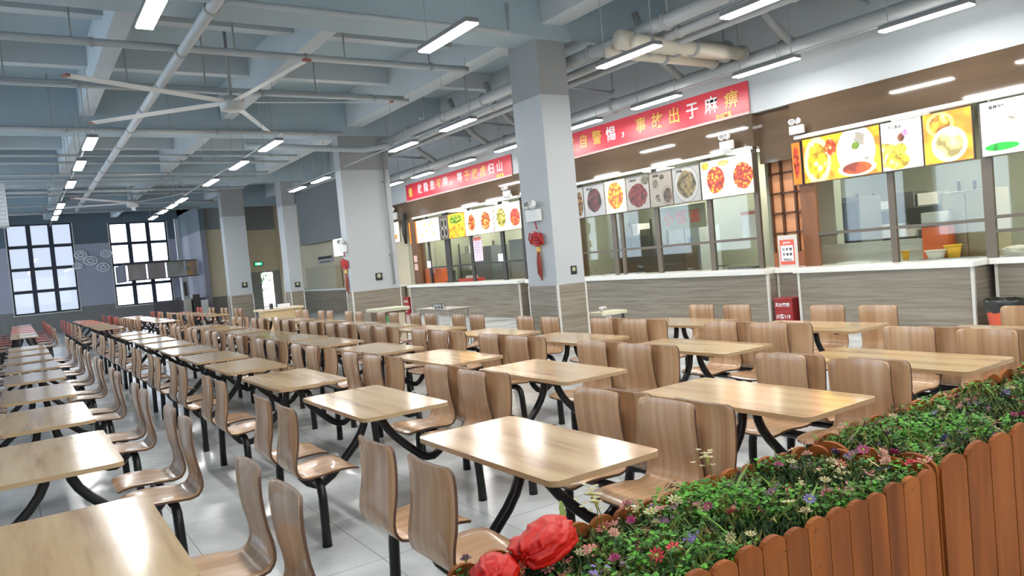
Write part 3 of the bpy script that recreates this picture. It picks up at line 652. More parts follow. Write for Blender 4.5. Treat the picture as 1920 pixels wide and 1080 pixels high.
# hanging louvred unit at the left edge
r = thing('air_unit', 'white louvred air unit hanging at the left edge', 'air unit', (-.55,20.0,3.35))
build('housing', MB().box(-.6,.60,0,.6,0,.95,ch=.02), mat('unit_white', (.5,.54,.57), .5), r)
lv = MB()
for i in range(8): lv.box(-.55,.57,-.02,.0,.08+.09*i,.13+.09*i)
build('louvre', lv, mat('unit_louvre', (.62,.66,.7), .5), r)
build('hanger', MB().box(-.5,-.47,.3,.33,.95,3).box(.45,.48,.3,.33,.95,3), M_duct, r)

# ------------------------------------------------------------------ dining sets
def shell_mesh():
    # side profile (x outward from the table, z up), seat front -> back top; corners rounded in width
    ctrl = [(.0,.425),(.03,.437),(.09,.446),(.17,.444),(.26,.436),(.325,.436),(.366,.448),(.388,.478),(.396,.52),(.395,.58),(.386,.65),(.378,.72),(.376,.79),(.380,.84),(.385,.868)]
    # resample
    P = [Vector((x,0,z)) for x,z in ctrl]; S = [0]
    for i in range(1,len(P)): S.append(S[-1]+(P[i]-P[i-1]).length)
    T = S[-1]; ns = [0,.008,.02,.04,.06,.1,.16,.24,.32,.37,.4,.43,.46,.49,.52,.56,.62,.70,.78,.86,.92,.95,.97,.985,.995,1.0]
    pts = []
    for u in ns:
        s = u*T; i = max(j for j in range(len(S)) if S[j] <= s+1e-9); i = min(i, len(S)-2); t = (s-S[i])/(S[i+1]-S[i]); pts.append(P[i].lerp(P[i+1], t))
    rows = []; NW = 8; R = .036
    for u, p in zip(ns, pts):
        d = min(u, 1-u)*T
        hw = .195 + (.012 if u < .35 else 0)
        if d < R: hw -= R-math.sqrt(max(0, R*R-(R-d)**2))
        back = max(0, min(1, (u-.5)/.2)); seat = max(0, min(1, (.42-u)/.1))
        row = []
        for k in range(NW+1):
            y = -hw+2*hw*k/NW; q = (y/.2)**2
            row.append((p.x-back*.022*q, y, p.z+seat*.008*q))
        rows.append(row)
    top = sum(rows, []); n = NW+1; R_ = len(rows)
    # normals per row for thickness
    th = .013; bot = []
    for i, row in enumerate(rows):
        a_ = Vector(pts[max(i-1,0)]); b_ = Vector(pts[min(i+1,R_-1)]); t = (b_-a_).normalized(); nrm = Vector((t.z,0,-t.x))
        bot += [(x+nrm.x*th, y, z+nrm.z*th) for x,y,z in row]
    mb = MB(); f = []
    for i in range(R_-1):
        for k in range(NW):
            f.append((i*n+k, (i+1)*n+k, (i+1)*n+k+1, i*n+k+1)); f.append((R_*n+i*n+k, R_*n+i*n+k+1, R_*n+(i+1)*n+k+1, R_*n+(i+1)*n+k))
    mb.add(top+bot, f, 0)
    e = []; o_ = R_*n
    for i in range(R_-1):
        e.append((i*n, o_+i*n, o_+(i+1)*n, (i+1)*n)); e.append((i*n+NW, (i+1)*n+NW, o_+(i+1)*n+NW, o_+i*n+NW))
    for k in range(NW):
        e.append((k, k+1, o_+k+1, o_+k)); e.append(((R_-1)*n+k, o_+(R_-1)*n+k, o_+(R_-1)*n+k+1, (R_-1)*n+k+1))
    mb.f += e; mb.m += [1]*len(e)
    return mb
def smooth_faces(me, idx=0):
    me.polygons.foreach_set('use_smooth', [p.material_index == idx for p in me.polygons]); me.update()
SHELL = shell_mesh().mesh('seat_shell', [M_chair, M_edge]); smooth_faces(SHELL)
SHELLR = shell_mesh().mesh('seat_shell_red', [M_redseat, M_edge]); smooth_faces(SHELLR)
def link(name, me, parent, loc=(0,0,0), rz=0):
    o = bpy.data.objects.new(name, me); COL.objects.link(o); o.parent = parent; o.location = loc; o.rotation_euler = (0,0,rz); return o
def make_set(red=False, light=False):
    r = thing('canteen_table_set', '', 'dining table')
    tb = MB(); tb.prism(rrect(-.3,.3,-.6,.6,.045), .725, .75, 0, 1)
    link('tabletop', tb.mesh('tabletop', [M_redtop if red else M_table, M_tedge]), r)
    pb = MB().box(-.24,.24,-.03,.03,.708,.725).box(-.03,.03,-.40,.40,.705,.724).box(-.24,.24,-.42,-.38,.708,.725).box(-.24,.24,.38,.42,.708,.725)
    link('mounting_plate', pb.mesh('mounting_plate', M_frame), r)
    for s in (-1,1):
        cs = MB().tube([(s*.055,0,.71),(s*.058,0,.65),(s*.07,0,.59),(s*.10,0,.53),(s*.15,0,.465),(s*.24,0,.375),(s*.33,0,.295),(s*.39,0,.262),(s*.44,0,.258),(s*.49,0,.285),(s*.53,0,.33),(s*.55,0,.37)], .029, 12, flat=.85)
        link('curved_support', cs.mesh('curved_support', M_frame, True), r)
        bf = MB().tube([(s*.55,-.38,.388),(s*.55,.38,.388)], .027, 12)
        rail = link('bench_rail', bf.mesh('bench_rail', M_frame, True), r)
        for t in (-1,1):
            lg = MB().tube([(s*.55,t*.34,.388),(s*.55,t*.40,.382),(s*.55,t*.432,.355),(s*.55,t*.447,.30),(s*.552,t*.455,.2),(s*.555,t*.46,.1),(s*.555,t*.462,.0)], [.027,.027,.0275,.028,.028,.0285,.031], 10)
            link('leg', lg.mesh('leg', M_frame, True), r)
            st = link('seat_shell', SHELLR if red else SHELL, r, (s*.30, t*.27, 0), 0 if s > 0 else PI)
            if not light:
                br = MB().box(.17,.33,-.07,.07,.414,.426).box(.22,.28,-.03,.03,.40,.416)
                link('seat_bracket', br.mesh('seat_bracket', M_frame), st)
    return r
PROTO = make_set(); PROTO_R = make_set(True)
used = {'n':False,'r':False}
rowname = {'O':'leftmost table row','A':'second table row from the left','B':'third table row from the left','C':'fourth table row from the left','D':'rightmost table row by the counters'}
def num(i):
    return ORD[i] if i < len(ORD) else ['fourteenth','fifteenth','sixteenth','seventeenth','eighteenth','nineteenth','twentieth'][i-13]
ROWS = {
 'O':(.10, [2.49,4.50,6.22,8.05,9.95,11.6,13.3,15.0,16.7, 22.3,24.0,25.7,27.4,29.1,31.0,33.0]),
 'A':(1.985, [2.38,4.30,6.10,7.78,9.35,10.95,12.6,14.2,15.85,17.5, 21.9,23.6,25.3,27.0,29.0,31.0]),
 'B':(3.41,[2.22,4.13,5.83,7.45,9.15,10.55,11.9,13.45,15.1,16.8, 22.2,23.9,25.6,27.3,29.2]),
 'C':(4.825,[2.15,3.93,5.65,7.18,8.95,10.4,11.8,13.4,15.0,16.6, 22.6,24.4,26.2,28.2]),
 'D':(6.24, [1.93,3.75,5.45]),
}
jr = random.Random(11)
for k, (x, ys) in ROWS.items():
    for i, y in enumerate(ys):
        red = y > 25.5 and k in 'OA' or y > 28
        src = PROTO_R if red else PROTO; key = 'r' if red else 'n'
        o = src if not used[key] else copy_tree(src); used[key] = True
        o.location = (x+jr.uniform(-.003,.003), y+.6, 0); o.rotation_euler = (0,0,jr.uniform(-.003,.003))
        extra = ''
        if k == 'B' and i == 3: extra = ''
        o['label'] = '%s four-seat canteen table with black frame, %s in the %s' % ('red' if red else 'wooden', num(i) if i else 'nearest', rowname[k])
        o['group'] = 'four-seat canteen tables'

# ------------------------------------------------------------------ picket planters with artificial flowers
def wood_planter():
    m_ = grain('stained_picket', (.13,.034,.006), (.22,.060,.010), (.31,.092,.016), (6,6,.8), .65)
    m_.node_tree.nodes['Principled BSDF'].inputs['Specular IOR Level'].default_value = .2
    return m_
M_pick = wood_planter()
def picket_mesh(wd, h, seed):
    rr = random.Random(seed); p = [(-wd/2,0),(wd/2,0)]
    hh = h-wd*.32
    for k in range(9): t = PI*k/8; p.append((wd/2*math.cos(t), hh+wd*.32*math.sin(t)))
    mb = MB(); n = len(p); v = [(x,-.009,z) for x,z in p]+[(x,.009,z) for x,z in p]
    f = [tuple(range(n)), tuple(reversed(range(n,2*n)))]+[(i,n+i,n+(i+1)%n,(i+1)%n) for i in range(n)]
    mb.add(v, f); return mb
def planter(x0, x1, y0, y1, h, hb, label, wd=.112, lowend=None):
    r = thing('picket_planter', label, 'planter', (x0,y0,0))
    n = round((x1-x0)/wd); w_ = (x1-x0)/n; rr = random.Random(int(x0*10))
    for k in range(n):
        hh = h+rr.uniform(-.008,.008)
        build('picket', picket_mesh(w_*.965, hh, k), M_pick, r, loc=(w_*(k+.5),0,0))
        build('picket', picket_mesh(w_*.965, hb+rr.uniform(-.008,.008), k+50), M_pick, r, loc=(w_*(k+.5),y1-y0,0))
    ne = round((y1-y0)/wd); we = (y1-y0)/ne
    for k in range(ne):
        for xx in (0, x1-x0): build('picket', picket_mesh(we*.965, hb+rr.uniform(-.01,.01), k), M_pick, r, loc=(xx,we*(k+.5),0), rot=(0,0,PI/2))
    build('soil_board', MB().box(.01,x1-x0-.01,.012,y1-y0-.012,hb-.16,hb-.12), mat('dark_soil', (.03,.022,.015), .9), r)
    return r
PY0, PY1 = 1.46, 1.99
planter(.99, 2.76, PY0, PY1, .74, .74, 'nearer brown picket planter box full of artificial flowers')
planter(2.80, 4.9, PY0, PY1, .76, .76, 'farther brown picket planter box at the right edge', .2)
greens = [mat('leaf_bright', (.075,.26,.018), .6, spec=.25), mat('leaf_mid', (.035,.125,.014), .6, spec=.25), mat('leaf_olive', (.12,.125,.025), .7, spec=.2), mat('leaf_dark', (.018,.045,.012), .7, spec=.2)]
def foliage(x0, x1, zb, seed, n, label):
    rr = random.Random(seed); mb = MB()
    patch = lambda x, y: math.sin(x*5.1+1)*math.cos(y*7.3+x)*.5+math.sin(x*11.3+y*9)*.3
    for k in range(n):
        x = rr.uniform(x0+.02,x1-.02); y = rr.uniform(PY0+.02,PY1-.02); z = zb+rr.uniform(-.13,.0)+.045*patch(x,y)+.02
        g = patch(x,y)+rr.uniform(-.5,.5); mi = 0 if g > .38 else 1 if g > .08 else 2 if g > -.22 else 3
        if mi in (0,1):   # sprig of small round leaves
            for j in range(5):
                a_ = rr.uniform(0,2*PI); s = rr.uniform(.0055,.0105); c_ = Vector((x+rr.uniform(-.018,.018), y+rr.uniform(-.018,.018), z+rr.uniform(0,.035)))
                u = Vector((math.cos(a_),math.sin(a_),rr.uniform(-.5,.6))).normalized(); v_ = u.cross(Vector((rr.uniform(-.4,.4),rr.uniform(-.4,.4),1))).normalized()
                mb.add([c_-u*s, c_-u*s*.2+v_*s*.8, c_+u*s*.8+v_*s*.6, c_+u*s*1.1, c_+u*s*.8-v_*s*.6, c_-u*s*.2-v_*s*.8], [(0,1,2,3,4,5)], mi)
        else:             # wiry blades
            for j in range(4):
                a_ = rr.uniform(0,2*PI); l = rr.uniform(.03,.08); c_ = Vector((x,y,z-.01)); d = Vector((math.cos(a_)*.7,math.sin(a_)*.7,rr.uniform(.3,1.2))).normalized()*l; s_ = d.cross(Vector((0,0,1))).normalized()*.0022
                mb.add([c_-s_, c_+s_, c_+d*.6+s_*1.4, c_+d, c_+d*.6-s_*1.4], [(0,1,2,3,4)], mi)
    o = build('artificial_foliage', mb, greens); tag(o, label, 'foliage', None, 'stuff')
foliage(.99, 2.76, .70, 5, 6200, 'dense green artificial foliage filling the nearer picket planter')
foliage(2.80, 4.9, .73, 6, 4600, 'dense green artificial foliage filling the farther picket planter')
def flower_mesh(kind, s):
    mb = MB()
    if kind == 'daisy':
        for k in range(9):
            a_ = 2*PI*k/9; d = Vector((math.cos(a_),math.sin(a_),.25)); t = Vector((-math.sin(a_),math.cos(a_),0))
            mb.add([d*.2*s, d*.7*s+t*.2*s, d*s+t*.06*s, d*s-t*.06*s, d*.7*s-t*.2*s], [(0,1,2,3,4)], 0)
    elif kind == 'cluster':
        rr = random.Random(4)
        for k in range(16):
            c_ = Vector((rr.gauss(0,.45),rr.gauss(0,.45),rr.gauss(.2,.3)))*s
            for q in range(4):
                a_ = q*PI/2+rr.random(); d = Vector((math.cos(a_),math.sin(a_),.3))*s*.26; t = Vector((-math.sin(a_),math.cos(a_),0))*s*.14
                mb.add([c_, c_+d*.6+t, c_+d, c_+d*.6-t], [(0,1,2,3)], 0)
    else:
        for ring in range(3):
            for k in range(6):
                a_ = 2*PI*k/6+ring*.5; rr = s*(1-.28*ring); z = .25*s*ring; d = Vector((math.cos(a_)*rr,math.sin(a_)*rr,.3*s+z)); t = Vector((-math.sin(a_),math.cos(a_),0))*rr*.45
                mb.add([Vector((0,0,z)), d*.55+t, d, d*.55-t], [(0,1,2,3)], 0)
    mb.lathe([(.04*s,-.5*s),(.16*s,0),(.2*s,.12*s),(.1*s,.2*s)], n=8, mi=1)
    return mb
FC = {'red':(.50,.02,.035),'pink':(.42,.15,.14),'magenta':(.30,.02,.11),'violet':(.12,.08,.26),'blush':(.48,.25,.17),'cream':(.38,.33,.16),'coral':(.38,.09,.06),'dusky purple':(.10,.04,.08)}
fmats = {k:mat('petal_'+k.replace(' ','_'), v, .6) for k, v in FC.items()}; M_ctr = mat('flower_centre', (.45,.38,.1), .7)
protos = {}
frr = random.Random(21)
def add_flower(col, kind, x, y, z, s):
    k = (col, kind)
    if k not in protos: protos[k] = flower_mesh(kind, 1.0).mesh('flower_'+kind, [fmats[col], M_ctr])
    o = bpy.data.objects.new('artificial_flower', protos[k]); COL.objects.link(o); o.location = (x,y,z); o.scale = (s,s,s)
    o.rotation_euler = (frr.uniform(-.1,.9), frr.uniform(-.4,.4), frr.uniform(0,6))
    box_ = 'nearer' if x < 2.78 else 'farther'; side_ = 'front' if y < 1.72 else 'rear'
    third = 'left part' if x < (1.6 if x < 2.78 else 3.5) else 'middle' if x < (2.2 if x < 2.78 else 4.1) else 'right part'
    lb_ = '%s artificial %s flower by the %s pickets, %s of the %s planter' % (col, {'daisy':'daisy','cluster':'cluster','rose':'layered'}[kind], side_, third, box_)
    tag(o, lb_, 'flower', lb_.replace(' flower ', ' flowers '))
for (x, y, cl, kd, s) in ((1.10,1.60,'red','rose',.03),(1.17,1.66,'coral','daisy',.03),(1.2,1.68,'blush','daisy',.032),(1.26,1.62,'violet','cluster',.04),(1.2,1.5,'violet','cluster',.035),(1.55,1.6,'red','daisy',.026),(1.48,1.6,'red','daisy',.024),(1.47,1.67,'magenta','cluster',.033),(1.62,1.86,'magenta','rose',.02),(2.72,1.52,'red','rose',.024),(2.78,1.5,'pink','daisy',.034),(2.6,1.55,'violet','daisy',.032)):
    add_flower(cl, kd, x, y, .745, s)
for i in range(190):
    x = frr.uniform(1.03,4.6); y = frr.uniform(PY0+.03,PY1-.03)
    cl = frr.choice(['pink','violet','blush','cream','coral','dusky purple','pink','cream','dusky purple','magenta']); kd = 'cluster' if cl in ('violet','dusky purple','pink') and frr.random() < .7 else frr.choice(['daisy','rose','cluster'])
    add_flower(cl, kd, x, y, .72+frr.uniform(0,.05), frr.uniform(.017,.030))
# long blades and a broad pale leaf
for i in range(26):
    x = frr.uniform(1.1,4.2); y = frr.uniform(PY0+.05,PY1-.03); a_ = frr.uniform(0,6.28); l = frr.uniform(.10,.2)
    d = Vector((math.cos(a_)*.7,math.sin(a_)*.7,.8)).normalized()*l; s_ = d.cross(Vector((0,0,1))).normalized()*.006; b0 = Vector((0,0,0))
    mb = MB(); mb.add([b0-s_*.5, b0+s_*.5, d*.5+s_, d-Vector((0,0,.02)), d*.5-s_], [(0,1,2,3,4)])
    o = build('grass_blade', mb, mat('blade_green', (.22,.36,.07), .5), loc=(x,y,.70)); lb_ = 'long yellow-green artificial blade sticking out near the %s pickets, %s planter' % ('front' if y < 1.72 else 'rear', 'nearer' if x < 2.78 else 'farther'); tag(o, lb_, 'artificial leaf', lb_+', group')
lf = MB(); prof = [(.003,0),(.008,.012),(.017,.022),(.011,.032),(.022,.044),(.014,.055),(.024,.068),(.015,.08),(.018,.092),(.008,.105),(0,.112)]
vv = [(-w_,0,z) for w_,z in prof]+[(w_,-.004,z) for w_,z in prof]; nn = len(prof)
lf.add(vv, [(i,i+1,nn+i+1,nn+i) for i in range(nn-1)])
o = build('broad_leaf', lf, mat('pale_leaf', (.20,.27,.07), .6), loc=(1.40,1.93,.74), rot=(-.15,.1,.5)); tag(o, 'broad pale green lobed leaf behind the red bag', 'artificial leaf')
for (x, y, s) in ((1.56,1.97,.05),(2.12,1.96,.05),(1.52,1.9,.045)):
    o = bpy.data.objects.new('tall_blossom_sprig', None); COL.objects.link(o); o.location = (x,y,.72); tag(o, 'tall cream blossom sprig rising at the back of the planter, %s' % {1.56:'right of the broad leaf',2.12:'middle of the planter',1.52:'nearest the broad leaf'}[x], 'artificial flower')
    build('stem', MB().tube([(0,0,-.02),(.01,0,.05),(.0,.01,.10)], .002, 6), greens[2], o)
    q = build('blossom', flower_mesh('cluster', s), [fmats['cream'], M_ctr], o, loc=(0,.01,.10))
# red plastic bags
def bag(name, x, y, z, sx, sy, sz, seed, label, rz):
    bm = bmesh.new(); bmesh.ops.create_icosphere(bm, subdivisions=5, radius=1)
    from mathutils import noise
    for v in bm.verts:
        n = v.co.normalized(); an = math.atan2(n.z, n.y); wv = noise.noise(Vector((n.x*2.2+seed, n.y*1.5, n.z*1.5)))
        f = 1+.20*noise.noise(n*1.5+Vector((seed,0,0)))
        pl = 1-abs(math.sin(an*3.5+wv*3.2+seed+n.x*1.4)); p2 = 1-abs(math.sin(an*8+wv*6+n.x*3+seed*2)); p3 = 1-abs(math.sin(an*15+wv*9-n.x*5))
        f += .10*(pl**2-.3)+.05*(p2**2-.3)+.018*(p3**2-.3)
        f *= 1+.25*max(0, abs(n.x)-.75)*math.sin(an*6+seed)
        v.co = Vector((n.x*f*sx, n.y*f*sy, n.z*f*sz))
        if v.co.z < -sz*.6: v.co.z = -sz*.6
    me = bpy.data.meshes.new(name); bm.to_mesh(me); bm.free(); m = mat('red_plastic_film', (.42,.007,.003), .42, spec=.25)
    me.materials.append(m); me.polygons.foreach_set('use_smooth', [True]*len(me.polygons))
    o = bpy.data.objects.new(name, me); COL.objects.link(o); o.location = (x,y,z); o.rotation_euler = (0,0,rz); tag(o, label, 'plastic bag')
    return o
bag('plastic_bag', 1.255, 1.84, .785, .14, .075, .062, 3.1, 'larger crumpled red plastic bag lying on the planter flowers', .35)
bag('plastic_bag', 1.055, 1.81, .757, .09, .065, .055, 8.4, 'smaller crumpled red plastic bag at the planter corner', .5)

# ------------------------------------------------------------------ kitchen contents
M_paper = mat('paper_white', (.82,.82,.84), .6)
def solid(name, label, cat, x0, x1, y0, y1, z0, z1, m, ch=.01, grp=None, parts=()):
    r = thing(name, label, cat, ((x0+x1)/2,(y0+y1)/2,z0), 0, grp); cx, cy = (x0+x1)/2, (y0+y1)/2
    build('body', MB().box(x0-cx,x1-cx,y0-cy,y1-cy,0,z1-z0,ch=ch), m, r)
    for nm, (a0,a1,b0,b1,c0,c1), m2 in parts: build(nm, MB().box(a0-cx,a1-cx,b0-cy,b1-cy,c0-z0,c1-z0,ch=.003), m2, r)
    return r
M_or = mat('orange_plastic', (.80,.16,.04), .4); M_ye = mat('yellow_plastic', (.85,.50,.03), .4); M_whp = mat('white_plastic_tub', (.70,.70,.68), .4)
struct('kitchen_floor', MB().box(WX+.3,15.4,-4,24.2,0,.02), mat('kitchen_floor', (.2,.2,.19), .5))
for y0, y1, nm in ((-3.5,5.4,'right end of the nearest'),(6.2,8.8,'nearest'),(9.3,15.2,'middle'),(15.65,24.0,'farthest')):
    bb = build('prep_counter', MB().box(WX+.46,12.6,y0,y1,.02,.93,ch=.01), M_steel); tag(bb, 'stainless prep counter behind the %s glass screen' % nm, 'counter')
# bay 2
solid('partition_board', 'white enamel panel behind the nearest glass screen', 'panel', 12.32,12.36,6.95,8.36,.93,1.36,M_kitw)
solid('white_cabinet', 'tall pale cabinet with small black socket, left end of the nearest bay', 'cabinet', 12.38,12.6,7.98,8.42,.93,3.2,mat('pale_green_panel',(.50,.55,.49),.4),.004,None,(('socket',(12.365,12.38,8.15,8.19,1.19,1.25),M_black),('rail',(12.365,12.38,7.96,8.42,1.52,1.56),M_dark)))
solid('partition_board', 'smaller white board right of the middle mullion, nearest bay', 'panel', 12.32,12.36,6.43,6.88,.93,1.36,M_kitw)
def rack(label, x0, x1, y0, y1, z0, z1, n, seed):
    r = thing('storage_rack', label, 'shelf', ((x0+x1)/2,(y0+y1)/2,z0)); cx, cy = (x0+x1)/2,(y0+y1)/2; rr = random.Random(seed)
    for a_, b_ in ((x0,y0),(x1,y0),(x0,y1),(x1,y1)): build('post', MB().box(a_-cx-.02,a_-cx+.02,b_-cy-.02,b_-cy+.02,0,z1-z0), M_dark, r)
    for k in range(n):
        z = (z1-z0)*(k+.3)/n; build('shelf', MB().box(x0-cx,x1-cx,y0-cy,y1-cy,z,z+.03), M_steel, r)
        y = y0+.08
        while y < y1-.3:
            w_ = rr.uniform(.15,.4); h = rr.uniform(.1,.3); m = rr.choice([M_whp,M_steel,M_kit,M_whp,M_paper])
            o = build('storage_bin', MB().box(x0+.05,x1-.05,y,min(y+w_,y1-.05),z+z0+.032,z+z0+.03+h,ch=.01), m); tag(o, 'storage container on the rack: %s' % label, 'container', 'kitchen storage containers'); y += w_+.06
rack('steel storage rack deep in the nearest kitchen bay', 14.6,15.2,6.9,8.9,0,2.3,4,3)
rack('steel storage rack behind the middle kitchen bay', 13.6,14.15,13.9,15.3,0,2.3,4,5)
rack('steel storage rack behind the farthest kitchen bay', 13.6,14.2,22.4,23.8,0,2.3,4,9)
solid('steel_cabinet', 'tall grey steel cabinet seen left of the middle mullion, nearest bay', 'cabinet', 13.2,13.9,8.0,8.55,0,2.2,mat('dull_steel',(.25,.25,.23),.4,metal=.5),.01,None,(('door_panel',(13.18,13.2,8.03,8.52,.1,2.1),M_dark),))
solid('cold_cabinet', 'tall beige refrigerator at the right of the nearest bay', 'refrigerator', 12.45,13.1,5.45,6.15,.02,2.05,mat('beige_enamel',(.50,.46,.33),.4),.02,None,(('door',(12.42,12.45,5.8,6.14,.1,2.0),mat('beige_enamel_door',(.46,.42,.30),.4)),('door',(12.42,12.45,5.46,5.78,.1,2.0),mat('beige_enamel_door',(.46,.42,.30),.4))))
solid('orange_bin', 'tall orange plastic box standing behind the counter, nearest bay', 'box', 12.1,12.35,5.93,6.33,.93,1.53,M_or)
solid('white_tub', 'white foam box resting high behind the nearest screen', 'box', 12.15,12.42,5.98,6.36,1.58,1.76,M_whp,.02,None,(('shelf_board',(12.1,12.45,5.9,6.45,1.55,1.58),M_dark),))
def tub(name, label, x, y, z, r0, r1, h, m, rim=True):
    r = thing(name, label, 'tub', (x,y,z)); build('body', MB().lathe([(r0,0),(r1,h),(r1-.008,h),(r0-.008,.01)], n=20), m, r, smooth=True)
    if rim: build('rim', MB().lathe([(r1,h-.02),(r1+.012,h-.015),(r1+.012,h),(r1,h+.004)], n=20), m, r, smooth=True)
    return r
tub('plastic_tub','white plastic tub on the nearest counter beside the yellow tub',11.85,6.0,1.03,.10,.15,.14,M_whp)
tub('plastic_tub','yellow round plastic tub on the nearest counter',12.0,5.82,1.03,.09,.12,.20,M_ye)
tub('plastic_cup','small yellow plastic jug on the nearest counter near the mullion',11.9,6.5,1.03,.045,.055,.15,M_ye)
build_t = build('serving_tray', MB().box(11.75,12.15,5.45,6.4,1.02,1.035,ch=.005), M_steel); tag(build_t, 'flat steel tray under the tubs on the nearest counter', 'tray')
tw = MB(); tr = random.Random(2)
o = bag('folded_cloth', 11.9, 4.9, 1.10, .22,.22,.07, 5.5, 'crumpled white cloth on a white box at right edge', 0); o['category'] = 'cloth'; o.data.materials.clear(); o.data.materials.append(mat('white_cloth', (.75,.76,.72), .8))
solid('white_box', 'low white box under the white cloth at right edge', 'box', 11.75,12.1,4.55,5.0,1.02,1.07,M_whp)
solid('counter_tray', 'long shallow white tray lying on the nearest counter', 'tray', 11.72,12.0,7.0,7.6,1.02,1.05,M_whp)
# bay 1
solid('refrigerator', 'tall white double door refrigerator in the middle bay', 'refrigerator', 13.2,13.9,11.95,12.85,.02,1.98,mat('cool_white_enamel',(.60,.66,.72),.3),.01,None,(('door_gap',(13.19,13.2,12.4,12.42,.05,1.95),M_dark),('thermometer',(13.18,13.2,12.2,12.3,1.55,1.75),mat('gauge_blue',(.2,.3,.5),.3)),('label_plate',(13.18,13.2,12.55,12.65,1.55,1.75),mat('gauge_green',(.5,.6,.5),.3))))
solid('wall_paper_sheet', 'white notice sheet hanging behind the right end of the middle bay', 'notice', 11.98,12.0,9.36,9.74,1.58,2.14,M_paper,.002,None,(('red_header',(11.975,11.98,9.36,9.74,2.06,2.12),mat('header_red',(.7,.2,.12),.5)),))
q = solid('hanging_sign', 'grey-green hanging sign with red characters behind the middle glass', 'sign', 12.0,12.02,10.66,12.0,1.92,2.42,mat('sage_board',(.36,.37,.27),.5),.002)
t_ = text_mesh('lettering', '小 恒 面', .30, mat('sign_red',(.75,.09,.05),.4), ROT_W, (0,0,0), None, .002, .006, 'CENTER'); t_.parent = q; t_.matrix_local = Matrix.Translation((-.014,0,.14)) @ ROT_W.to_4x4()
solid('brown_cabinet', 'brown cabinet standing behind the middle screen', 'cabinet', 13.2,13.7,13.0,13.8,.02,1.6,mat('brown_laminate',(.24,.18,.13),.5),.01)
solid('brown_cabinet', 'wide dark brown hood behind left part of the middle screen', 'cabinet', 12.75,13.15,12.0,14.4,.95,1.55,mat('dark_brown_laminate',(.12,.09,.07),.5),.01)
solid('steel_tray', 'flat grey tray on the middle counter beside the nearest column', 'tray', 11.65,11.95,12.5,13.6,1.02,1.045,M_steel)
solid('black_pan', 'dark low pan on the right end of the middle counter', 'pan', 11.7,11.95,9.3,9.95,1.02,1.06,M_black,.015)
r = thing('wire_basket', 'small wire basket on the middle counter', 'basket', (11.8,10.2,1.02))
wb = MB()
for z in (.0,.08): wb.tube([(-.1,-.15,z),(.1,-.15,z),(.1,.15,z),(-.1,.15,z),(-.1,-.15,z)], .006, 6)
build('wire_frame', wb, M_black, r)
# bay 0
solid('orange_crate', 'orange plastic crate at the far end of the farthest counter', 'crate', 11.72,12.0,22.75,23.0,1.02,1.52,M_or,.02)
solid('orange_crate', 'larger orange plastic crate beside the farther crate on the farthest counter', 'crate', 11.72,12.05,21.85,22.7,1.02,1.5,M_or,.03)
solid('red_basket', 'low red plastic basket on the farthest counter', 'basket', 11.7,11.95,19.5,20.7,1.02,1.12,mat('red_plastic',(.7,.05,.04),.4),.02,None,(('contents',(11.75,11.9,19.8,20.3,1.12,1.2),M_whp),))
q = solid('poster', 'pink and white printed notice on the glass of the farthest bay', 'poster', 11.62,11.63,18.95,19.45,1.62,2.36,mat('poster_pink',(.66,.56,.66),.6),.001,None,(('red_header',(11.615,11.62,19.0,19.42,2.24,2.34),mat('header_red',(.7,.2,.12),.5)),))
for k in range(5): build('text_line', MB().box(-.009,-.006,-.16+.02*(k%2),.17,.55-.07*k,.562-.07*k), mat('ink_violet',(.25,.15,.35),.6), q)
for y, z in ((22.45,1.66),(18.0,1.67)):
    q = build('taped_sheet', MB().box(11.62,11.625,y-.13,y+.13,z-.11,z+.11), M_paper); tag(q, 'small white sheet taped to the farthest screen, %s' % ('left one' if y > 20 else 'right one'), 'paper')
for z in (1.6,1.88):
    q = build('taped_sheet', MB().box(11.525,11.53,23.1,23.34,z-.1,z+.12), mat('pink_paper',(.75,.5,.42),.6)); tag(q, 'pink sheet taped to the brown pillar, %s' % ('lower' if z < 1.7 else 'upper'), 'paper')
q = build('weighing_scale', MB().box(11.7,11.95,20.95,21.5,1.02,1.07,ch=.01).box(11.85,11.9,21.2,21.26,1.07,1.3).box(11.8,11.86,21.1,21.36,1.28,1.4,ch=.01), M_dark); tag(q, 'dark countertop scale next to the red basket', 'scale')
solid('steel_cabinet', 'pale steel cabinet at the right of the farthest kitchen bay', 'cabinet', 13.0,13.6,18.5,19.6,.02,2.2,mat('pale_steel',(.42,.43,.42),.35,metal=.3),.01)
solid('steel_cabinet', 'tall grey steel column cabinet in the middle of the farthest kitchen bay', 'cabinet', 13.2,13.9,21.0,22.3,.02,2.1,mat('blue_grey_steel',(.22,.25,.27),.4),.01)
# lit kitchen ceiling panels
for k, (x, y) in enumerate([(13.3,y) for y in (1.5,4.3,7.0,10.6,13.2,17.6,20.6,23.0)]):
    r = thing('kitchen_ceiling_light', 'square lit panel in the kitchen ceiling, %s from the front' % num(k) if k else 'nearest square lit panel in the kitchen ceiling', 'ceiling light', (x,y,3.44)); r['group'] = 'kitchen ceiling panels'
    build('frame', MB().box(-.32,.32,-.32,.32,.02,.06), M_trim, r); build('diffuser', MB().box(-.3,.3,-.3,.3,.0,.02), emis('kitchen_light', (1,.93,.78), 34), r)

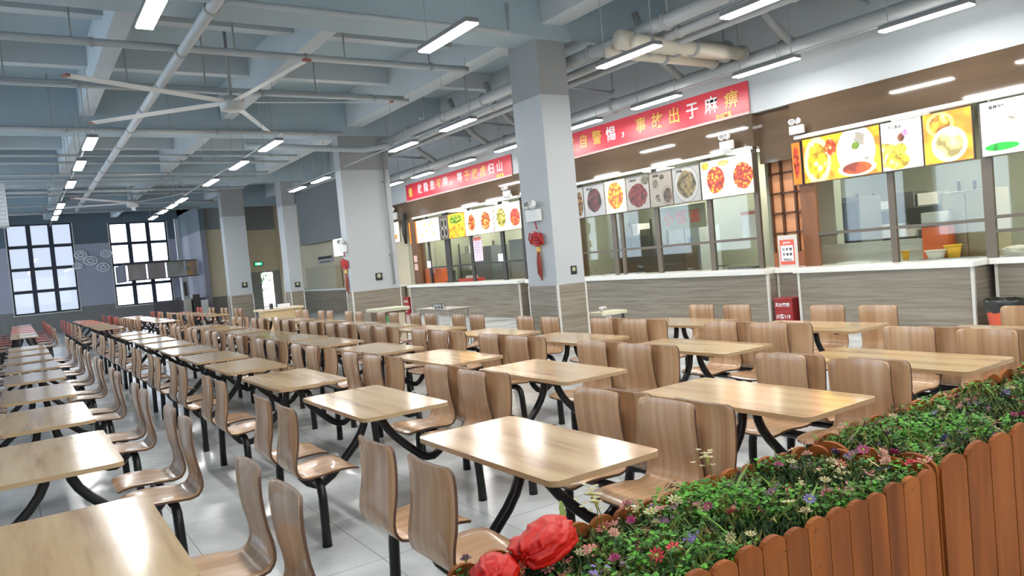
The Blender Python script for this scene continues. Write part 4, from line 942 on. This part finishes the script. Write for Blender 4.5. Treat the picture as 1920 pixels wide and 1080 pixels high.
# ------------------------------------------------------------------ loose things in the hall
r = thing('steel_serving_table', 'stainless steel table standing near the farthest counter', 'table', (7.12,13.35,0))
build('tabletop', MB().box(-.25,.25,-.7,.7,.73,.76,ch=.006), M_steel, r)
for sx in (-.22,.22):
    for sy in (-.66,.66): build('leg', MB().tube([(sx,sy,0),(sx,sy,.73)], .016, 8), M_steel, r, smooth=True)
r = thing('condiment_holder', 'small steel condiment caddy on the stainless table', 'caddy', (7.0,13.3,.76))
build('wire_frame', MB().tube([(-.02,-.2,0),(-.02,-.2,.09),(-.02,.2,.09),(-.02,.2,0)], .006, 6).tube([(.06,-.2,0),(.06,-.2,.09),(.06,.2,.09),(.06,.2,0)], .006, 6), M_dark, r)
for k in range(3): build('jar', MB().lathe([(.04,0),(.045,.08),(.03,.085)], n=12), M_steel, r, loc=(.02,-.12+.12*k,.0), smooth=True)
solid('tray_bench', 'low cream topped bench behind the nearest column', 'bench', 8.75,9.35,10.35,10.75,.44,.50,mat('cream_top',(.62,.60,.45),.4),.008,None,(('leg_frame',(8.8,8.84,10.38,10.42,0,.44),M_steel),('leg_frame',(9.26,9.3,10.38,10.42,0,.44),M_dark),('white_panel',(8.85,9.0,10.40,10.44,0.05,.42),M_whp)))
r = thing('white_tap', 'white fitting sticking up at left end of the cream bench', 'tap', (8.86,10.5,.50)); build('body', MB().lathe([(.03,0),(.035,.05),(.05,.07),(.03,.1)], n=12), M_whp, r, smooth=True); build('spout', MB().tube([(0,0,.08),(.08,-.03,.09),(.09,-.03,.05)], .015, 8), M_whp, r, smooth=True)
solid('tray_return_cabinet', 'cream topped cabinet with green panel in front of the wide column', 'cabinet', 5.95,6.5,13.75,14.25,.0,.80,mat('cabinet_brown',(.22,.15,.10),.5),.01,None,(('worktop',(5.88,6.56,13.68,14.32,.80,.86),mat('cream_top',(.62,.60,.45),.4)),('green_panel',(5.98,6.15,13.72,13.75,.45,.72),mat('green_board',(.10,.36,.18),.5)),('door',(6.2,6.46,13.73,13.75,.1,.75),M_beige)))
r = thing('orange_waste_bin', 'orange waste bin with black liner beside the nearest counter', 'bin', (11.22,4.82,0))
build('bucket', MB().lathe([(.17,0),(.215,.36),(.22,.40),(.2,.40),(.16,.02)], n=24), mat('orange_red_bucket', (.80,.12,.05), .4), r, smooth=True)
lb2 = MB(); rr = random.Random(8); prof = [(.222,.30),(.236,.34),(.248,.42),(.246,.47),(.235,.475),(.2,.38),(.15,.25)]
n_ = 36; vv = [((rd+rr.uniform(-.006,.006)+(.02*math.sin(k*1.9) if i_ < 1 else 0))*math.cos(2*PI*k/n_), (rd+rr.uniform(-.006,.006))*math.sin(2*PI*k/n_), z_+rr.uniform(-.012,.012)) for i_, (rd,z_) in enumerate(prof) for k in range(n_)]
lb2.add(vv, [(i*n_+k, i*n_+(k+1)%n_, (i+1)*n_+(k+1)%n_, (i+1)*n_+k) for i in range(len(prof)-1) for k in range(n_)])
build('bin_liner', lb2, mat('black_film', (.02,.022,.02), .25), r, smooth=True)
# reception desk at the back
r = thing('wooden_desk', 'pale wooden service desk between far tables in front of the slim column', 'desk', (6.1,21.0,0))
mw = mat('pale_birch', (.62,.45,.24), .45, var=.1, vscale=3)
build('body', MB().box(-.5,.5,-.25,.35,0,.78), mw, r); build('desktop', MB().box(-.62,.58,-.32,.42,.78,.83,ch=.01), mat('pale_top', (.66,.55,.38), .35), r); build('side_panel', MB().box(.45,.52,-.27,.37,0,.78), mat('amber_board', (.66,.42,.16), .45), r)
solid('desk_box', 'small pale box on the wooden desk', 'box', 6.05,6.35,20.85,21.05,.83,.93,M_paper)
q = build('desk_gadget', MB().box(5.6,5.95,20.8,20.86,.89,.91).box(5.6,5.62,20.8,20.86,.83,.91).box(5.78,5.86,20.78,20.88,.83,.98), M_dark); tag(q, 'dark upright gadget on the wooden desk', 'device')
# far stall
st = thing('menu_board_row', 'dark framed row of hanging menu boards across the far right window', 'menu board', (6.3,40.0,2.15))
build('frame', MB().box(-1.75,1.45,-.04,.04,.0,.05).box(-1.75,1.45,-.04,.04,.78,.83), M_dark, st)
for k, m in enumerate((mat('board_mauve',(.34,.28,.27),.4,var=.3,vscale=2), mat('board_mauve_b',(.33,.27,.26),.4,var=.25,vscale=1.5), mat('board_green_dish',(.40,.36,.36),.4,vscale=2.2,c2=(.22,.24,.17)), mat('board_orange_dish',(.55,.30,.10),.4,vscale=3,c2=(.12,.17,.22)))):
    build('picture_panel', MB().box(-1.7+.86*k,-1.7+.86*k+.80 if k < 3 else 1.42,-.03,.0,.05,.78), m, st)
build('side_louvre', MB().box(-1.85,-1.78,0,3.6,-.02,.82), mat('louvre_grey', (.27,.26,.29), .5, var=.3, vscale=9, stretch=(1,1,.05)), st)
build('hanger', MB().box(-1.72,-1.70,-.01,.01,.8,4.1), M_dark, st)
q = build('white_post', MB().box(7.22,7.42,41.9,42.1,0,5.2), mat('post_white',(.5,.5,.52),.5)); tag(q, 'slim white post right of the far right window', 'post')
solid('grey_partition', 'grey stall partition with dark appliance at far right of the windows', 'partition', 6.95,7.25,40.0,40.3,0,2.1,mat('stall_white',(.45,.44,.42),.5),.01,None,(('dark_panel',(7.0,7.15,39.97,40,1.2,1.9),M_dark),))
solid('dark_barrier', 'low dark barrier under the far right window', 'barrier', 5.0,6.05,36.0,36.1,.0,1.1,mat('barrier_dark',(.05,.05,.065),.5,var=.4,vscale=8),.01)
for k, (x, h, m) in enumerate(((6.6,1.1,M_steel),(7.0,1.25,M_dark),(7.35,.95,M_whp))): solid('stall_equipment', ['steel drinks machine at the far stall','dark appliance at the far stall','pale low unit at the far stall'][k], 'appliance', x,x+.32,38.0,38.5,0,h,m)
struct('trim_6', MB().box(6.2,7.75,38.9,39.2,0,1.05,), mat('stall_front',(.16,.14,.16),.5))
# wall ornament motifs between the windows: bicycle-like wheels of wire
for k, (cx, cz, R0) in enumerate(((3.0,3.75,.27),(3.42,3.42,.30),(3.95,3.05,.28),(4.15,3.75,.24),(2.8,3.2,.2))):
    o = thing('wire_ornament', 'pale round wire wall ornament between the far windows, %s from left' % num(k) if k else 'leftmost pale round wire wall ornament between the far windows', 'wall ornament', (cx,YF-.045,cz)); o['group'] = 'wire wall ornaments'
    mwr = mat('pale_wire', (.85,.85,.88), .5)
    for rr_, nm in ((R0,'ring'),(R0*.45,'inner_ring')):
        build(nm, MB().tube([(rr_*math.cos(t*PI/12),0,rr_*math.sin(t*PI/12)*.75) for t in range(25)], .036, 6), mwr, o, smooth=True)
    for t in range(5): build('petal', MB().tube([(R0*.45*math.cos(t*1.26),0,R0*.34*math.sin(t*1.26)),(R0*math.cos(t*1.26+.3),0,R0*.75*math.sin(t*1.26+.3))], .022, 6), mwr, o)
# far right: service bay beyond the columns
counter(5, 25.2, 36.6, 11.2, 'grey oak panelled counter beyond the wide column at far right')
struct('wall_side', MB().box(12.1,12.3,24.5,41,0,3.15).box(12.1,12.3,24.5,41,3.15,6.3), [M_beige])
solid('cream_cupboard', 'cream door panel above the far right counter', 'cupboard', 11.75,12.05,31.6,35.6,1.02,2.0,mat('cream_cupboard',(.50,.46,.34),.5),.01)
q = build('wall_sign', MB().box(12.06,12.09,32.6,34.6,2.15,2.5), mat('sign_grey',(.5,.5,.52),.5)); tag(q, 'small grey sign on the wall above the cream cupboard', 'sign')
q2 = build('sign_text_band', MB().box(-.01,0,-.9,.9,.2,.32).box(-.01,0,-.7,.7,.05,.1), M_dark, q, loc=(12.06,33.6,2.15))
board(31.0, 29.6, 2.35, 3.1, food_mat('picture_far_b', (1,1,.96), [(.2,.3,.12,.1,None,(1,.8,.4),(.9,.5,.2),12)], 1.5), 'narrow bright menu board seen just left of the wide column')
q = build('vertical_light_strip', MB().box(9.2,9.32,40.9,40.97,1.9,3.6), mat('amber_strip', (.9,.6,.2), .4, emit=(1,.7,.3), est=.8)); tag(q, 'vertical amber light strip left of the white column by the exit', 'light strip')
q = build('hook_ornament', MB().tube([(0,0,-.5),(.0,.04,-.1),(0,0,.3),(0,-.12,.55),(0,-.2,.5)], [.05,.09,.07,.04,.015], 8), M_black, smooth=True, loc=(WX-.12,23.75,2.95)); tag(q, 'dark curved ornament at the far end of the farthest bay fascia', 'ornament')
